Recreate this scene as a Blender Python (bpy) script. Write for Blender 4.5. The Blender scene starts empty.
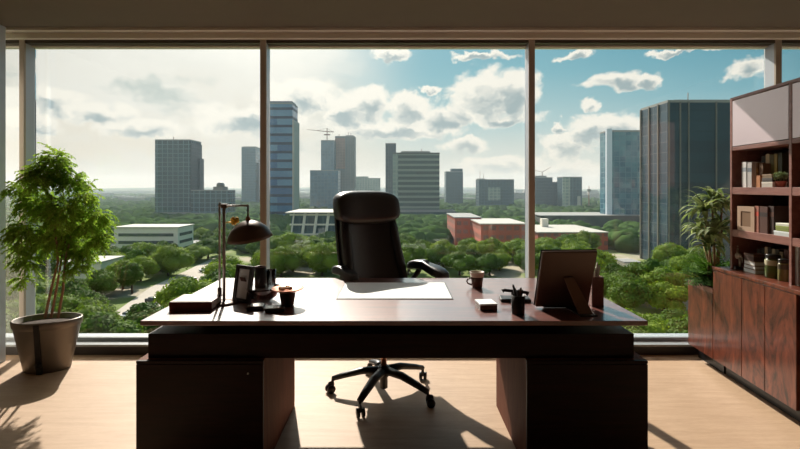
import bpy, math, random
from mathutils import Vector, Matrix, noise
from math import sin, cos, pi, radians, atan2

# ------------------------------------------------------------------ frame
CX, CY, F, H = 397.0, 187.0, 480.0, 1.4      # vanishing point, focal length in px, eye height
def at(px, py, d):
    return Vector(((px - CX) / F * d, d, H - (py - CY) / F * d))
def xat(px, d): return (px - CX) / F * d
def zat(py, d): return H - (py - CY) / F * d
def lin(c):
    c = c / 255.0
    return c / 12.92 if c <= 0.04045 else ((c + 0.055) / 1.055) ** 2.4
def S(r, g, b, k=1.0): return (lin(r) * k, lin(g) * k, lin(b) * k, 1.0)

scene = bpy.context.scene
col = scene.collection

# ------------------------------------------------------------------ camera
cam_data = bpy.data.cameras.new('camera')
cam = bpy.data.objects.new('camera', cam_data)
col.objects.link(cam)
cam.location = (0, 0, H)
cam.rotation_euler = (radians(90), 0, 0)
cam_data.sensor_width = 36
cam_data.lens = F / 800 * 36
cam_data.shift_x = (400 - CX) / 800
cam_data.shift_y = -(224.5 - CY) / 800
cam_data.clip_start = 0.05
cam_data.clip_end = 12000
scene.camera = cam

# ------------------------------------------------------------------ exposure
scene.view_settings.view_transform = 'Standard'
scene.view_settings.look = 'None'
scene.view_settings.gamma = 1
scene.view_settings.use_curve_mapping = False
scene.view_settings.exposure = 0.0
scene.cycles.max_bounces = 8
scene.cycles.diffuse_bounces = 4
scene.cycles.transparent_max_bounces = 16
scene.cycles.sample_clamp_indirect = 6
scene.cycles.volume_bounces = 0
scene.cycles.blur_glossy = 0.5

# ------------------------------------------------------------------ sun
SUN_AZ, SUN_EL = -0.272, radians(36.5)
sd = bpy.data.lights.new('sun', 'SUN')
sun = bpy.data.objects.new('sun', sd)
col.objects.link(sun)
sd.energy = 8.8
sd.color = (1.0, 0.89, 0.78)
sd.angle = radians(0.8)
dirv = Vector((sin(SUN_AZ) * cos(SUN_EL), cos(SUN_AZ) * cos(SUN_EL), sin(SUN_EL)))
sun.rotation_euler = dirv.to_track_quat('Z', 'Y').to_euler()
sun.location = dirv * 50

# ------------------------------------------------------------------ node helper
class NT:
    def __init__(s, tree):
        s.t = tree; s.n = tree.nodes; s.l = tree.links
    def add(s, kind, **kw):
        nd = s.n.new(kind)
        for k, v in kw.items():
            setattr(nd, k, v)
        return nd
    def put(s, sock, v):
        if isinstance(v, bpy.types.NodeSocket): s.l.new(v, sock)
        elif v is not None:
            sock.default_value = v
    def m(s, op, a, b=None, c=None, clamp=False):
        nd = s.add('ShaderNodeMath', operation=op); nd.use_clamp = clamp
        s.put(nd.inputs[0], a); s.put(nd.inputs[1], b); s.put(nd.inputs[2], c)
        return nd.outputs[0]
    def ss(s, x, a, b):       # smoothstep a..b
        nd = s.add('ShaderNodeMapRange', interpolation_type='SMOOTHSTEP')
        s.put(nd.inputs['Value'], x); nd.inputs['From Min'].default_value = a; nd.inputs['From Max'].default_value = b
        return nd.outputs[0]
    def mix(s, f, a, b, blend='MIX'):
        nd = s.add('ShaderNodeMix', data_type='RGBA', blend_type=blend)
        s.put(nd.inputs[0], f); s.put(nd.inputs[6], a); s.put(nd.inputs[7], b)
        return nd.outputs[2]
    def noise(s, vec, scale, detail=3, rough=0.5, dist=0.0, dim='3D'):
        nd = s.add('ShaderNodeTexNoise', noise_dimensions=dim)
        if vec is not None: s.l.new(vec, nd.inputs['Vector'])
        nd.inputs['Scale'].default_value = scale; nd.inputs['Detail'].default_value = detail
        nd.inputs['Roughness'].default_value = rough; nd.inputs['Distortion'].default_value = dist
        return nd
    def mapping(s, vec, loc=(0, 0, 0), rot=(0, 0, 0), scale=(1, 1, 1)):
        nd = s.add('ShaderNodeMapping'); s.l.new(vec, nd.inputs['Vector'])
        nd.inputs['Location'].default_value = loc; nd.inputs['Rotation'].default_value = rot; nd.inputs['Scale'].default_value = scale
        return nd.outputs[0]
    def ramp(s, f, stops):
        nd = s.add('ShaderNodeValToRGB'); s.put(nd.inputs[0], f)
        cr = nd.color_ramp
        while len(cr.elements) < len(stops): cr.elements.new(0.5)
        for e, (p, c) in zip(cr.elements, stops): e.position = p; e.color = c
        return nd.outputs[0]
    def sep(s, v):
        nd = s.add('ShaderNodeSeparateXYZ'); s.l.new(v, nd.inputs[0]); return nd.outputs
    def comb(s, x, y, z):
        nd = s.add('ShaderNodeCombineXYZ'); s.put(nd.inputs[0], x); s.put(nd.inputs[1], y); s.put(nd.inputs[2], z); return nd.outputs[0]

# ------------------------------------------------------------------ sky with clouds (world)
world = bpy.data.worlds.new('sky'); scene.world = world
world.use_nodes = True
t = NT(world.node_tree); t.n.clear()
tc = t.add('ShaderNodeTexCoord')
dx, dy, dz = t.sep(tc.outputs['Generated'])
az = t.m('ARCTAN2', dx, dy)
el = t.m('ARCSINE', dz)
flat = t.comb(az, el, 0.0)
warp_n = t.noise(t.mapping(flat, scale=(1, 1.5, 1)), 9.0, 4, 0.62)
wx, wy, wz = t.sep(warp_n.outputs['Color'])
warp2 = t.noise(flat, 34.0, 3, 0.6)
w2x, w2y, w2z = t.sep(warp2.outputs['Color'])
def wsum(base, a, ka, b, kb):
    return t.m('ADD', base, t.m('ADD', t.m('MULTIPLY', t.m('SUBTRACT', a, 0.5), ka), t.m('MULTIPLY', t.m('SUBTRACT', b, 0.5), kb)))
waz = wsum(az, wx, 0.08, w2x, 0.035)
wel = wsum(el, wy, 0.05, w2y, 0.028)
wflat = t.comb(waz, wel, 0.0)
# clear sky colour
bl = t.ss(az, -0.24, 0.08)
blue = t.ramp(t.ss(el, 0.0, 0.42), [(0.0, S(216, 220, 212)), (0.25, S(176, 204, 206)), (0.55, S(132, 184, 196)), (1.0, S(92, 160, 182))])
blue = t.mix(t.ss(az, 0.2, 0.75), blue, t.ramp(t.ss(el, 0.0, 0.42), [(0.0, S(200, 214, 210)), (0.35, S(120, 176, 190)), (1.0, S(62, 140, 168))]))
pale = t.ramp(t.ss(el, 0.0, 0.45), [(0.0, S(236, 226, 208)), (0.5, S(232, 229, 220)), (1.0, S(214, 220, 216))])
clear = t.mix(bl, pale, blue)
# upper dome stays moderate so the ground keeps its contrast
dome = t.mix(t.ss(el, 0.36, 0.9), clear, S(120, 160, 185))
# veil clouds on the left
veil_n = t.noise(t.mapping(wflat, scale=(1.0, 2.2, 1)), 4.6, 5, 0.6)
veil = t.ss(veil_n.outputs['Fac'], 0.36, 0.62)
veil = t.m('MULTIPLY', veil, t.m('SUBTRACT', 1.0, t.ss(az, -0.22, 0.02)))
dome = t.mix(veil, dome, S(238, 235, 226))
gap_n = t.noise(t.mapping(wflat, loc=(3.1, 1.7, 0), scale=(1.0, 1.9, 1)), 5.2, 4, 0.6)
gap = t.m('MULTIPLY', t.ss(gap_n.outputs['Fac'], 0.55, 0.72), t.m('SUBTRACT', 1.0, t.ss(az, -0.25, 0.0)))
dome = t.mix(t.m('MULTIPLY', gap, 0.75), dome, S(176, 190, 186))
# cumulus heaps
heaps = [(345, 112, 24, 15), (368, 104, 22, 19), (410, 108, 25, 16), (442, 118, 30, 13), (395, 130, 70, 9), (485, 96, 36, 27), (463, 112, 22, 14),
         (515, 92, 24, 24), (500, 118, 40, 8), (593, 132, 30, 16), (618, 128, 34, 16), (566, 145, 28, 14), (618, 81, 34, 9), (645, 80, 22, 8),
         (556, 128, 10, 6), (393, 56, 20, 6), (591, 107, 11, 6), (748, 66, 24, 10), (430, 88, 8, 5), (500, 165, 50, 9), (560, 170, 60, 9), (465, 146, 24, 8),
         (55, 100, 34, 14), (100, 112, 40, 12), (32, 122, 30, 12), (140, 128, 46, 10), (575, 55, 20, 4), (680, 52, 40, 4), (480, 55, 30, 4),
         (300, 95, 40, 20), (250, 120, 60, 16), (700, 190, 60, 12), (960, 110, 60, 26), (1150, 60, 80, 40), (-120, 90, 60, 30), (-300, 60, 90, 40)]
fld = None; low = None
for px, py, rx, ry in heaps:
    u = (px - CX) / F; v = (CY - py) / F
    a0 = math.atan(u); e0 = math.atan(v * cos(a0))
    k = cos(a0) ** 2
    ra = max(rx / F * k, 0.01) * 1.05; re = ry / F * cos(a0) * 1.05
    for sh_ in (0, 1):
        ec = e0 - re * 0.42 * sh_
        mp = t.mapping(wflat, loc=(-a0 / ra, -ec / re, 0), scale=(1 / ra, 1 / re, 0))
        ln = t.add('ShaderNodeVectorMath', operation='LENGTH'); t.l.new(mp, ln.inputs[0])
        q = t.m('SUBTRACT', 1.15, ln.outputs['Value'])
        if sh_: low = q if low is None else t.m('MAXIMUM', low, q)
        else: fld = q if fld is None else t.m('MAXIMUM', fld, q)
edge_n = t.noise(t.mapping(flat, loc=(2.2, 0.4, 0), scale=(1, 1.4, 1)), 20, 7, 0.62)
en = t.m('MULTIPLY', t.m('SUBTRACT', edge_n.outputs['Fac'], 0.5), 1.25)
body = t.ss(t.m('ADD', fld, en), -0.02, 0.42)
shade_n = t.noise(t.mapping(wflat, scale=(1, 1.6, 1)), 15, 4, 0.6)
shade = t.ss(t.m('ADD', low, t.m('MULTIPLY', t.m('SUBTRACT', shade_n.outputs['Fac'], 0.5), 1.8)), 0.35, 1.15)
cloudc = t.mix(t.m('MULTIPLY', shade, 0.95), S(252, 246, 234), S(156, 174, 178))
skyc = t.mix(body, dome, cloudc)
# haze at the horizon and dull ground below
skyc = t.mix(t.m('MULTIPLY', t.m('SUBTRACT', 1.0, t.ss(el, -0.01, 0.13)), 0.7), skyc, S(228, 220, 204))
skyc = t.mix(t.ss(el, -0.02, -0.06), skyc, S(92, 104, 88))
dt = t.add('ShaderNodeVectorMath', operation='DOT_PRODUCT'); t.l.new(tc.outputs['Generated'], dt.inputs[0]); dt.inputs[1].default_value = tuple(dirv)
dc = t.m('MAXIMUM', dt.outputs['Value'], 0.0)
halo = t.m('ADD', t.m('MULTIPLY', t.m('POWER', dc, 70.0), 7.0), t.m('MULTIPLY', t.m('POWER', dc, 14.0), 0.55))
hx = t.add('ShaderNodeVectorMath', operation='SCALE'); hx.inputs[0].default_value = (1.0, 0.95, 0.86); t.l.new(halo, hx.inputs['Scale'])
ha = t.add('ShaderNodeVectorMath', operation='ADD'); t.l.new(skyc, ha.inputs[0]); t.l.new(hx.outputs[0], ha.inputs[1]); skyc = ha.outputs[0]
bg = t.add('ShaderNodeBackground'); t.l.new(skyc, bg.inputs['Color']); bg.inputs['Strength'].default_value = 1.05
wo = t.add('ShaderNodeOutputWorld'); t.l.new(bg.outputs[0], wo.inputs['Surface'])
world.cycles.sampling_method = 'MANUAL'; world.cycles.sample_map_resolution = 512

# ------------------------------------------------------------------ materials
def new_mat(name):
    m = bpy.data.materials.new(name); m.use_nodes = True
    t = NT(m.node_tree); t.n.clear()
    out = t.add('ShaderNodeOutputMaterial')
    p = t.add('ShaderNodeBsdfPrincipled'); t.l.new(p.outputs[0], out.inputs['Surface'])
    return m, t, p, out
def obj_co(t): return t.add('ShaderNodeTexCoord').outputs['Object']
def plain(name, c, rough=0.5, metal=0.0, var=0.12, scale=6.0, coat=0.0, bump=0.0, spec=0.5, stretch=(1, 1, 1)):
    m, t, p, o = new_mat(name)
    n = t.noise(t.mapping(obj_co(t), scale=stretch), scale, 4, 0.55)
    dark = tuple(x * (1 - var) for x in c[:3]) + (1,)
    lite = tuple(min(1, x * (1 + var)) for x in c[:3]) + (1,)
    t.l.new(t.mix(n.outputs['Fac'], dark, lite), p.inputs['Base Color'])
    p.inputs['Roughness'].default_value = rough; p.inputs['Metallic'].default_value = metal
    p.inputs['Specular IOR Level'].default_value = spec
    if coat: p.inputs['Coat Weight'].default_value = coat; p.inputs['Coat Roughness'].default_value = 0.12
    if bump:
        b = t.add('ShaderNodeBump'); b.inputs['Strength'].default_value = bump; b.inputs['Distance'].default_value = 0.01
        t.l.new(n.outputs['Fac'], b.inputs['Height']); t.l.new(b.outputs[0], p.inputs['Normal'])
    return m
def wood(name, c1, c2, axis=0, scale=5.0, rough=0.35, coat=0.3, coat_r=0.12, spec=0.5, figure=2.0, ior=1.5):
    m, t, p, o = new_mat(name)
    sc = [7.0, 7.0, 7.0]; sc[axis] = 0.7
    v = t.mapping(obj_co(t), scale=tuple(sc))
    n1 = t.noise(v, scale, 6, 0.62, figure)
    n2 = t.noise(v, scale * 6, 3, 0.6)
    f = t.m('ADD', t.m('MULTIPLY', n1.outputs['Fac'], 0.75), t.m('MULTIPLY', n2.outputs['Fac'], 0.25))
    t.l.new(t.ramp(f, [(0.34, c1), (0.66, c2)]), p.inputs['Base Color'])
    p.inputs['Roughness'].default_value = rough; p.inputs['Specular IOR Level'].default_value = spec
    p.inputs['IOR'].default_value = ior
    p.inputs['Coat Weight'].default_value = coat; p.inputs['Coat Roughness'].default_value = coat_r; p.inputs['Coat IOR'].default_value = ior
    b = t.add('ShaderNodeBump'); b.inputs['Strength'].default_value = 0.04; b.inputs['Distance'].default_value = 0.004
    t.l.new(n2.outputs['Fac'], b.inputs['Height']); t.l.new(b.outputs[0], p.inputs['Normal'])
    return m
def leafmat(name, c1, c2, trans=0.45, scale=0.6, rough=0.5):
    m = bpy.data.materials.new(name); m.use_nodes = True
    t = NT(m.node_tree); t.n.clear()
    out = t.add('ShaderNodeOutputMaterial')
    n = t.noise(obj_co(t), scale, 3, 0.6)
    oi = t.add('ShaderNodeObjectInfo')
    f = t.m('ADD', t.m('MULTIPLY', t.ss(n.outputs['Fac'], 0.3, 0.7), 0.65), t.m('MULTIPLY', oi.outputs['Random'], 0.35))
    c = t.mix(f, c1, c2)
    p = t.add('ShaderNodeBsdfPrincipled'); t.l.new(c, p.inputs['Base Color']); p.inputs['Roughness'].default_value = 0.7
    p.inputs['Specular IOR Level'].default_value = 0.1
    tr = t.add('ShaderNodeBsdfTranslucent')
    t.l.new(t.mix(1.0, c, (1.0, 1.0, 0.55, 1), 'MULTIPLY'), tr.inputs['Color'])
    mx = t.add('ShaderNodeMixShader'); mx.inputs[0].default_value = trans
    t.l.new(p.outputs[0], mx.inputs[1]); t.l.new(tr.outputs[0], mx.inputs[2]); t.l.new(mx.outputs[0], out.inputs['Surface'])
    return m
def glassmat(name, tint=(0.97, 0.985, 0.98, 1), refl=0.04, rough=0.0):
    m = bpy.data.materials.new(name); m.use_nodes = True
    t = NT(m.node_tree); t.n.clear()
    out = t.add('ShaderNodeOutputMaterial')
    tr = t.add('ShaderNodeBsdfTransparent'); tr.inputs['Color'].default_value = tint
    gl = t.add('ShaderNodeBsdfGlossy'); gl.inputs['Roughness'].default_value = rough
    lw = t.add('ShaderNodeFresnel'); lw.inputs['IOR'].default_value = 1.45
    mx = t.add('ShaderNodeMixShader')
    t.l.new(t.m('MULTIPLY', lw.outputs[0], refl / 0.034, clamp=True), mx.inputs[0])
    t.l.new(tr.outputs[0], mx.inputs[1]); t.l.new(gl.outputs[0], mx.inputs[2]); t.l.new(mx.outputs[0], out.inputs['Surface'])
    return m
def facade(name, glass, frame, pw, fh, vw=0.12, hw=0.18, rough=0.2, var=0.25, glass2=None, spandrel=None, metal=0.0, off=0.0):
    """curtain wall: panels pw wide and fh high, mullions vw and slab edges hw as fractions"""
    m, t, p, o = new_mat(name)
    co = obj_co(t); x, y, z = t.sep(co)
    geo = t.add('ShaderNodeNewGeometry')
    nx, ny, nz = t.sep(geo.outputs['Normal'])
    side = t.m('GREATER_THAN', t.m('ABSOLUTE', nx), 0.5)
    u = t.m('ADD', t.m('MULTIPLY', x, t.m('SUBTRACT', 1.0, side)), t.m('MULTIPLY', y, side))
    uu = t.m('DIVIDE', t.m('ADD', u, off), pw); vv = t.m('DIVIDE', z, fh)
    fu = t.m('FRACT', uu); fv = t.m('FRACT', vv)
    cell = t.comb(t.m('FLOOR', uu), t.m('FLOOR', vv), side)
    wn = t.add('ShaderNodeTexWhiteNoise'); t.l.new(cell, wn.inputs['Vector'])
    big = t.noise(co, 0.035, 3, 0.6)
    f = t.m('ADD', t.m('MULTIPLY', wn.outputs['Value'], var), t.m('MULTIPLY', big.outputs['Fac'], 1.0 - var))
    g2 = glass2 or tuple(c * 1.5 for c in glass[:3]) + (1,)
    gc = t.mix(t.ss(f, 0.3, 0.7), glass, g2)
    fm = t.m('LESS_THAN', fu, vw); hm = t.m('LESS_THAN', fv, hw)
    c = t.mix(fm, gc, frame)
    c = t.mix(hm, c, spandrel or frame)
    t.l.new(c, p.inputs['Base Color'])
    solid = t.m('MAXIMUM', fm, hm)
    t.l.new(t.m('ADD', t.m('MULTIPLY', solid, 0.45), rough, clamp=True), p.inputs['Roughness'])
    p.inputs['Specular IOR Level'].default_value = 0.45
    p.inputs['Metallic'].default_value = metal
    return m

M = {}
M['floor'] = None
def floor_mat():
    m, t, p, o = new_mat('limewashed floor')
    co = obj_co(t)
    v = t.mapping(co, scale=(0.9, 9.0, 1))
    n1 = t.noise(v, 3.0, 6, 0.65, 0.6); n2 = t.noise(co, 1.2, 4, 0.6); n3 = t.noise(t.mapping(co, scale=(3, 40, 1)), 8, 3, 0.6)
    f = t.m('ADD', t.m('ADD', t.m('MULTIPLY', n1.outputs['Fac'], 0.4), t.m('MULTIPLY', n2.outputs['Fac'], 0.3)), t.m('MULTIPLY', n3.outputs['Fac'], 0.3))
    t.l.new(t.ramp(f, [(0.32, S(158, 130, 104)), (0.68, S(196, 168, 140))]), p.inputs['Base Color'])
    p.inputs['Roughness'].default_value = 0.55; p.inputs['Specular IOR Level'].default_value = 0.3
    b = t.add('ShaderNodeBump'); b.inputs['Strength'].default_value = 0.12; b.inputs['Distance'].default_value = 0.004
    t.l.new(f, b.inputs['Height']); t.l.new(b.outputs[0], p.inputs['Normal'])
    return m
M['floor'] = floor_mat()
M['ceiling'] = plain('taupe ceiling', S(112, 98, 84), 0.8, var=0.06)
M['wall'] = plain('warm white wall', S(214, 204, 190), 0.8, var=0.05)
M['alu'] = plain('pale blue grey aluminium', S(206, 216, 228), 0.35, 0.1, 0.04)
M['bronze'] = plain('taupe window frame', S(188, 176, 162), 0.5, 0.0, 0.06)
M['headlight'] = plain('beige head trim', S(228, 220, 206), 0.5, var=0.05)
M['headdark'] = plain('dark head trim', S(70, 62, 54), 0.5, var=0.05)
M['kerb'] = plain('dark grey sill face', S(46, 44, 44), 0.5, var=0.08)
M['sill'] = plain('grey sill', S(150, 156, 160), 0.35, var=0.05)
M['glass'] = glassmat('window glass')
M['clear'] = glassmat('clear glass ware', (0.93, 0.96, 0.97, 1), 0.08, 0.03)
M['desk_top'] = wood('polished mahogany', S(84, 28, 14), S(134, 56, 32), 0, 3.0, 0.38, 1.0, 0.14, 0.8, 1.2, 1.9)
M['desk_dark'] = wood('shaded mahogany', S(24, 9, 6), S(44, 19, 13), 0, 3.0, 0.5, 0.0, 0.2, 0.2, 1.0)  # darkened so the desk front stays in shade
M['desk_side'] = wood('lit mahogany side panel', S(92, 50, 34), S(124, 74, 52), 2, 3.0, 0.7, 0.0, 0.2, 0.15, 1.0)  # warmer, lighter tone paints the lit look of the pedestal sides
M['cab'] = wood('figured walnut', S(44, 18, 13), S(136, 70, 48), 2, 1.0, 0.35, 0.35, 0.15, 0.5, 5.0)
for nd in M['cab'].node_tree.nodes:
    if nd.bl_idname == 'ShaderNodeMapping': nd.inputs['Scale'].default_value = (4.5, 4.5, 1.5)
M['cab_frame'] = wood('reddish walnut edge', S(124, 82, 74), S(164, 116, 106), 1, 2.0, 0.4, 0.2, 0.2)
M['cab_in'] = plain('dark walnut lining', S(44, 28, 24), 0.5, var=0.15)
M['lacquer'] = plain('lacquer door in sky sheen tint', S(224, 206, 214), 0.3, 0.2, 0.04, 1.5, coat=1.0)  # pale mauve base colour stands in for sky reflected in the doors
M['black'] = plain('black plastic', S(22, 22, 24), 0.4, var=0.1)
M['leather'] = plain('black leather', S(30, 28, 31), 0.33, 0.0, 0.25, 60, bump=0.12, spec=0.9)
M['chrome'] = plain('grey painted metal', S(178, 170, 162), 0.35, 0.3, 0.04)
M['darkmetal'] = plain('dark bronze metal', S(98, 76, 66), 0.35, 0.2, 0.1)
M['copper'] = plain('copper tube', S(180, 120, 92), 0.3, 0.8, 0.05)
M['brass'] = plain('yellow brass', S(220, 168, 50), 0.35, 0.6, 0.1)
M['paper'] = plain('white paper', S(226, 230, 232), 0.6, var=0.03)
M['bookred'] = plain('oxblood leather', S(94, 34, 28), 0.45, 0, 0.2, 30, bump=0.1)
M['soil'] = plain('potting soil', S(50, 36, 26), 0.95, 0, 0.4, 60, bump=0.6)
M['pot'] = plain('bronze planter', S(126, 118, 110), 0.42, 0.55, 0.15, 5)
M['bark'] = plain('pale brown bark', S(150, 116, 88), 0.85, 0, 0.3, 25, bump=0.4)
M['ficus'] = leafmat('fine green foliage', S(120, 158, 60), S(192, 222, 116), 0.55, 5.0)
M['drac'] = leafmat('strap leaf', S(78, 106, 66), S(196, 208, 172), 0.4, 14.0)
M['fern'] = leafmat('dark fern leaf', S(44, 78, 32), S(98, 140, 56), 0.4, 8.0)
M['tree1'] = leafmat('park tree leaf', S(78, 108, 34), S(144, 166, 62), 0.36, 0.16)
M['tree2'] = leafmat('deep green tree leaf', S(54, 86, 34), S(108, 138, 56), 0.36, 0.16)
M['trunk'] = plain('tree trunk', S(78, 64, 50), 0.9)

# ------------------------------------------------------------------ mesh helper
class MB:
    def __init__(s): s.v = []; s.f = []; s.sm = []
    def add(s, vs, fs, smooth=False, xf=None):
        b = len(s.v)
        for p in vs:
            p = Vector(p)
            s.v.append(tuple(xf @ p) if xf is not None else tuple(p))
        for f in fs: s.f.append(tuple(b + i for i in f)); s.sm.append(smooth)
        return s
    def box(s, x0, x1, y0, y1, z0, z1, xf=None):
        vs = [(x0, y0, z0), (x1, y0, z0), (x1, y1, z0), (x0, y1, z0), (x0, y0, z1), (x1, y0, z1), (x1, y1, z1), (x0, y1, z1)]
        fs = [(0, 3, 2, 1), (4, 5, 6, 7), (0, 1, 5, 4), (1, 2, 6, 5), (2, 3, 7, 6), (3, 0, 4, 7)]
        return s.add(vs, fs, False, xf)
    def tube(s, pts, rad, n=10, cap=True, xf=None, flat=1.0):
        pts = [Vector(p) for p in pts]
        rads = rad if isinstance(rad, (list, tuple)) else [rad] * len(pts)
        vs = []; up = Vector((0, 0, 1)); prev = None
        for i, p in enumerate(pts):
            d = (pts[min(i + 1, len(pts) - 1)] - pts[max(i - 1, 0)])
            d = d.normalized() if d.length > 1e-9 else Vector((0, 0, 1))
            if prev is None:
                a = d.cross(up)
                if a.length < 0.05: a = d.cross(Vector((1, 0, 0)))
                a.normalize()
            else:
                a = prev - d * prev.dot(d); a.normalize()
            prev = a; b = d.cross(a)
            for k in range(n):
                q = 2 * pi * k / n
                vs.append(p + a * cos(q) * rads[i] + b * sin(q) * rads[i] * flat)
        fs = []
        for i in range(len(pts) - 1):
            for k in range(n):
                k2 = (k + 1) % n
                fs.append((i * n + k, i * n + k2, (i + 1) * n + k2, (i + 1) * n + k))
        if cap:
            fs.append(tuple(range(n - 1, -1, -1))); fs.append(tuple((len(pts) - 1) * n + k for k in range(n)))
        return s.add(vs, fs, True, xf)
    def lathe(s, prof, n=32, loc=(0, 0, 0), xf=None, sx=1.0, sy=1.0):
        vs = []; fs = []
        for r, z in prof:
            for k in range(n):
                q = 2 * pi * k / n
                vs.append((loc[0] + r * cos(q) * sx, loc[1] + r * sin(q) * sy, loc[2] + z))
        for i in range(len(prof) - 1):
            for k in range(n):
                k2 = (k + 1) % n
                fs.append((i * n + k, i * n + k2, (i + 1) * n + k2, (i + 1) * n + k))
        if prof[0][0] > 1e-5: fs.append(tuple(range(n - 1, -1, -1)))
        if prof[-1][0] > 1e-5: fs.append(tuple((len(prof) - 1) * n + k for k in range(n)))
        return s.add(vs, fs, True, xf)
    def pillow(s, c, h, e=0.35, n=24, xf=None, fn=None):
        """superellipsoid cushion: half sizes h, squareness e"""
        def sg(a, p): return math.copysign(abs(a) ** p, a)
        vs = []; fs = []; m = n // 2
        for i in range(m + 1):
            ph = -pi / 2 + pi * i / m
            for k in range(n):
                th = 2 * pi * k / n
                x = sg(cos(ph), e) * sg(cos(th), e) * h[0]; y = sg(cos(ph), e) * sg(sin(th), e) * h[1]; z = sg(sin(ph), e) * h[2]
                p = Vector((x, y, z))
                if fn: p = fn(p)
                vs.append(p + Vector(c))
        for i in range(m):
            for k in range(n):
                k2 = (k + 1) % n
                fs.append((i * n + k, i * n + k2, (i + 1) * n + k2, (i + 1) * n + k))
        return s.add(vs, fs, True, xf)
    def build(s, name, mat, parent=None, bevel=0.0, loc=None, rot=None):
        me = bpy.data.meshes.new(name); me.from_pydata(s.v, [], s.f); me.validate(); me.update()
        for p, q in zip(me.polygons, s.sm if len(s.sm) == len(me.polygons) else [False] * len(me.polygons)): p.use_smooth = q
        me.materials.append(mat)
        o = bpy.data.objects.new(name, me); col.objects.link(o)
        if parent is not None: o.parent = parent
        if loc is not None: o.location = loc
        if rot is not None: o.rotation_euler = rot
        if bevel:
            b = o.modifiers.new('bevel', 'BEVEL'); b.width = bevel; b.segments = 2; b.limit_method = 'ANGLE'
            b.harden_normals = False
        return o
def tag(o, label=None, cat=None, group=None, kind=None):
    if label: o['label'] = label
    if cat: o['category'] = cat
    if group: o['group'] = group
    if kind: o['kind'] = kind
    return o
def thing(name, label, cat, loc=(0, 0, 0), rz=0.0, group=None):
    o = bpy.data.objects.new(name, None); col.objects.link(o)
    o.location = loc; o.rotation_euler = (0, 0, rz)
    return tag(o, label, cat, group)
def struct(o): o['kind'] = 'structure'; return o
def bx(name, mat, x0, x1, y0, y1, z0, z1, parent=None, bevel=0.0):
    return MB().box(x0, x1, y0, y1, z0, z1).build(name, mat, parent, bevel)

# ================================================================== THE ROOM
WY = 4.115                 # glass plane
CZ = 2.690                # ceiling
LX, RX = -3.155, 3.75
struct(bx('floor', M['floor'], -3.7, 3.9, -3.2, 4.32, -0.12, 0.0))
struct(bx('ceiling', M['ceiling'], -3.7, 3.9, -3.2, 3.90, CZ, CZ + 0.15))
struct(bx('wall_left', M['wall'], -3.7, LX, -3.2, 3.86, 0.0, CZ))
struct(bx('wall_right', M['wall'], RX, 3.9, -3.2, 4.30, 0.0, CZ))
struct(bx('wall_back', M['wall'], LX, RX, -3.2, -3.05, 0.0, CZ))
struct(bx('wall_side', M['alu'], LX - 0.02, LX + 0.004, 3.80, 3.865, 0.0, CZ - 0.002))
# sill: dark upstand below, grey top
struct(bx('trim_1', M['kerb'], -3.7, RX, 4.0, 4.30, 0.0, 0.072))
struct(bx('trim_2', M['sill'], -3.7, RX, 3.985, 4.30, 0.072, 0.09, bevel=0.003))
# window head: stepped beige and dark layers up to the ceiling
struct(bx('trim_3', M['headlight'], -3.7, RX, 3.88, 3.92, zat(31, 3.9), CZ + 0.12, bevel=0.003))
struct(bx('trim_4', M['bronze'], -3.7, RX, 3.92, 4.32, zat(33, 3.95), CZ + 0.13))
struct(bx('trim_5', M['headlight'], -3.7, RX, 3.95, 4.00, zat(38.5, 3.96), zat(33, 3.95), bevel=0.003))
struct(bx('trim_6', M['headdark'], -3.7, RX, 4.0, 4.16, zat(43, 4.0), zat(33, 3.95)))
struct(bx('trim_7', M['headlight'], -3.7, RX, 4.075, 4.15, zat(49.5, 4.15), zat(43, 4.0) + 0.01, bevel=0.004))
mull = [(19, 24), (260, 266), (529, 535), (776, 782)]
mx = []
for i, (a, b) in enumerate(mull):
    x0, x1 = xat(a, 3.99), xat(b, 3.99); mx.append((x0, x1))
    fr = MB().box(x0, x1, 3.99, 4.012, 0.09, zat(38, 4.0)).build('trim_%d' % (8 + i), M['bronze'], None, 0.002); struct(fr)
    fin = MB().box(x0 + 0.002, x1 - 0.002, 4.012, 4.125, 0.09, zat(44, 4.12)).build('mullion_fin', M['alu'], fr)  # pale blue sides: reflected sky light put into the fin colour
edges = [-3.7] + [0.5 * (a + b) for a, b in mx] + [RX]
for i in range(5):
    a, b = edges[i], edges[i + 1]
    w = MB().box(a + 0.024 * (i > 0), b - 0.024 * (i < 4), WY - 0.005, WY + 0.005, 0.12, zat(49, 4.15)).build('window_%d' % (i + 1), M['glass'])
    struct(w)
    MB().box(a + 0.024 * (i > 0), b - 0.024 * (i < 4), WY - 0.03, WY + 0.03, 0.09, 0.12).build('window_frame', M['sill'], w, 0.003)

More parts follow.
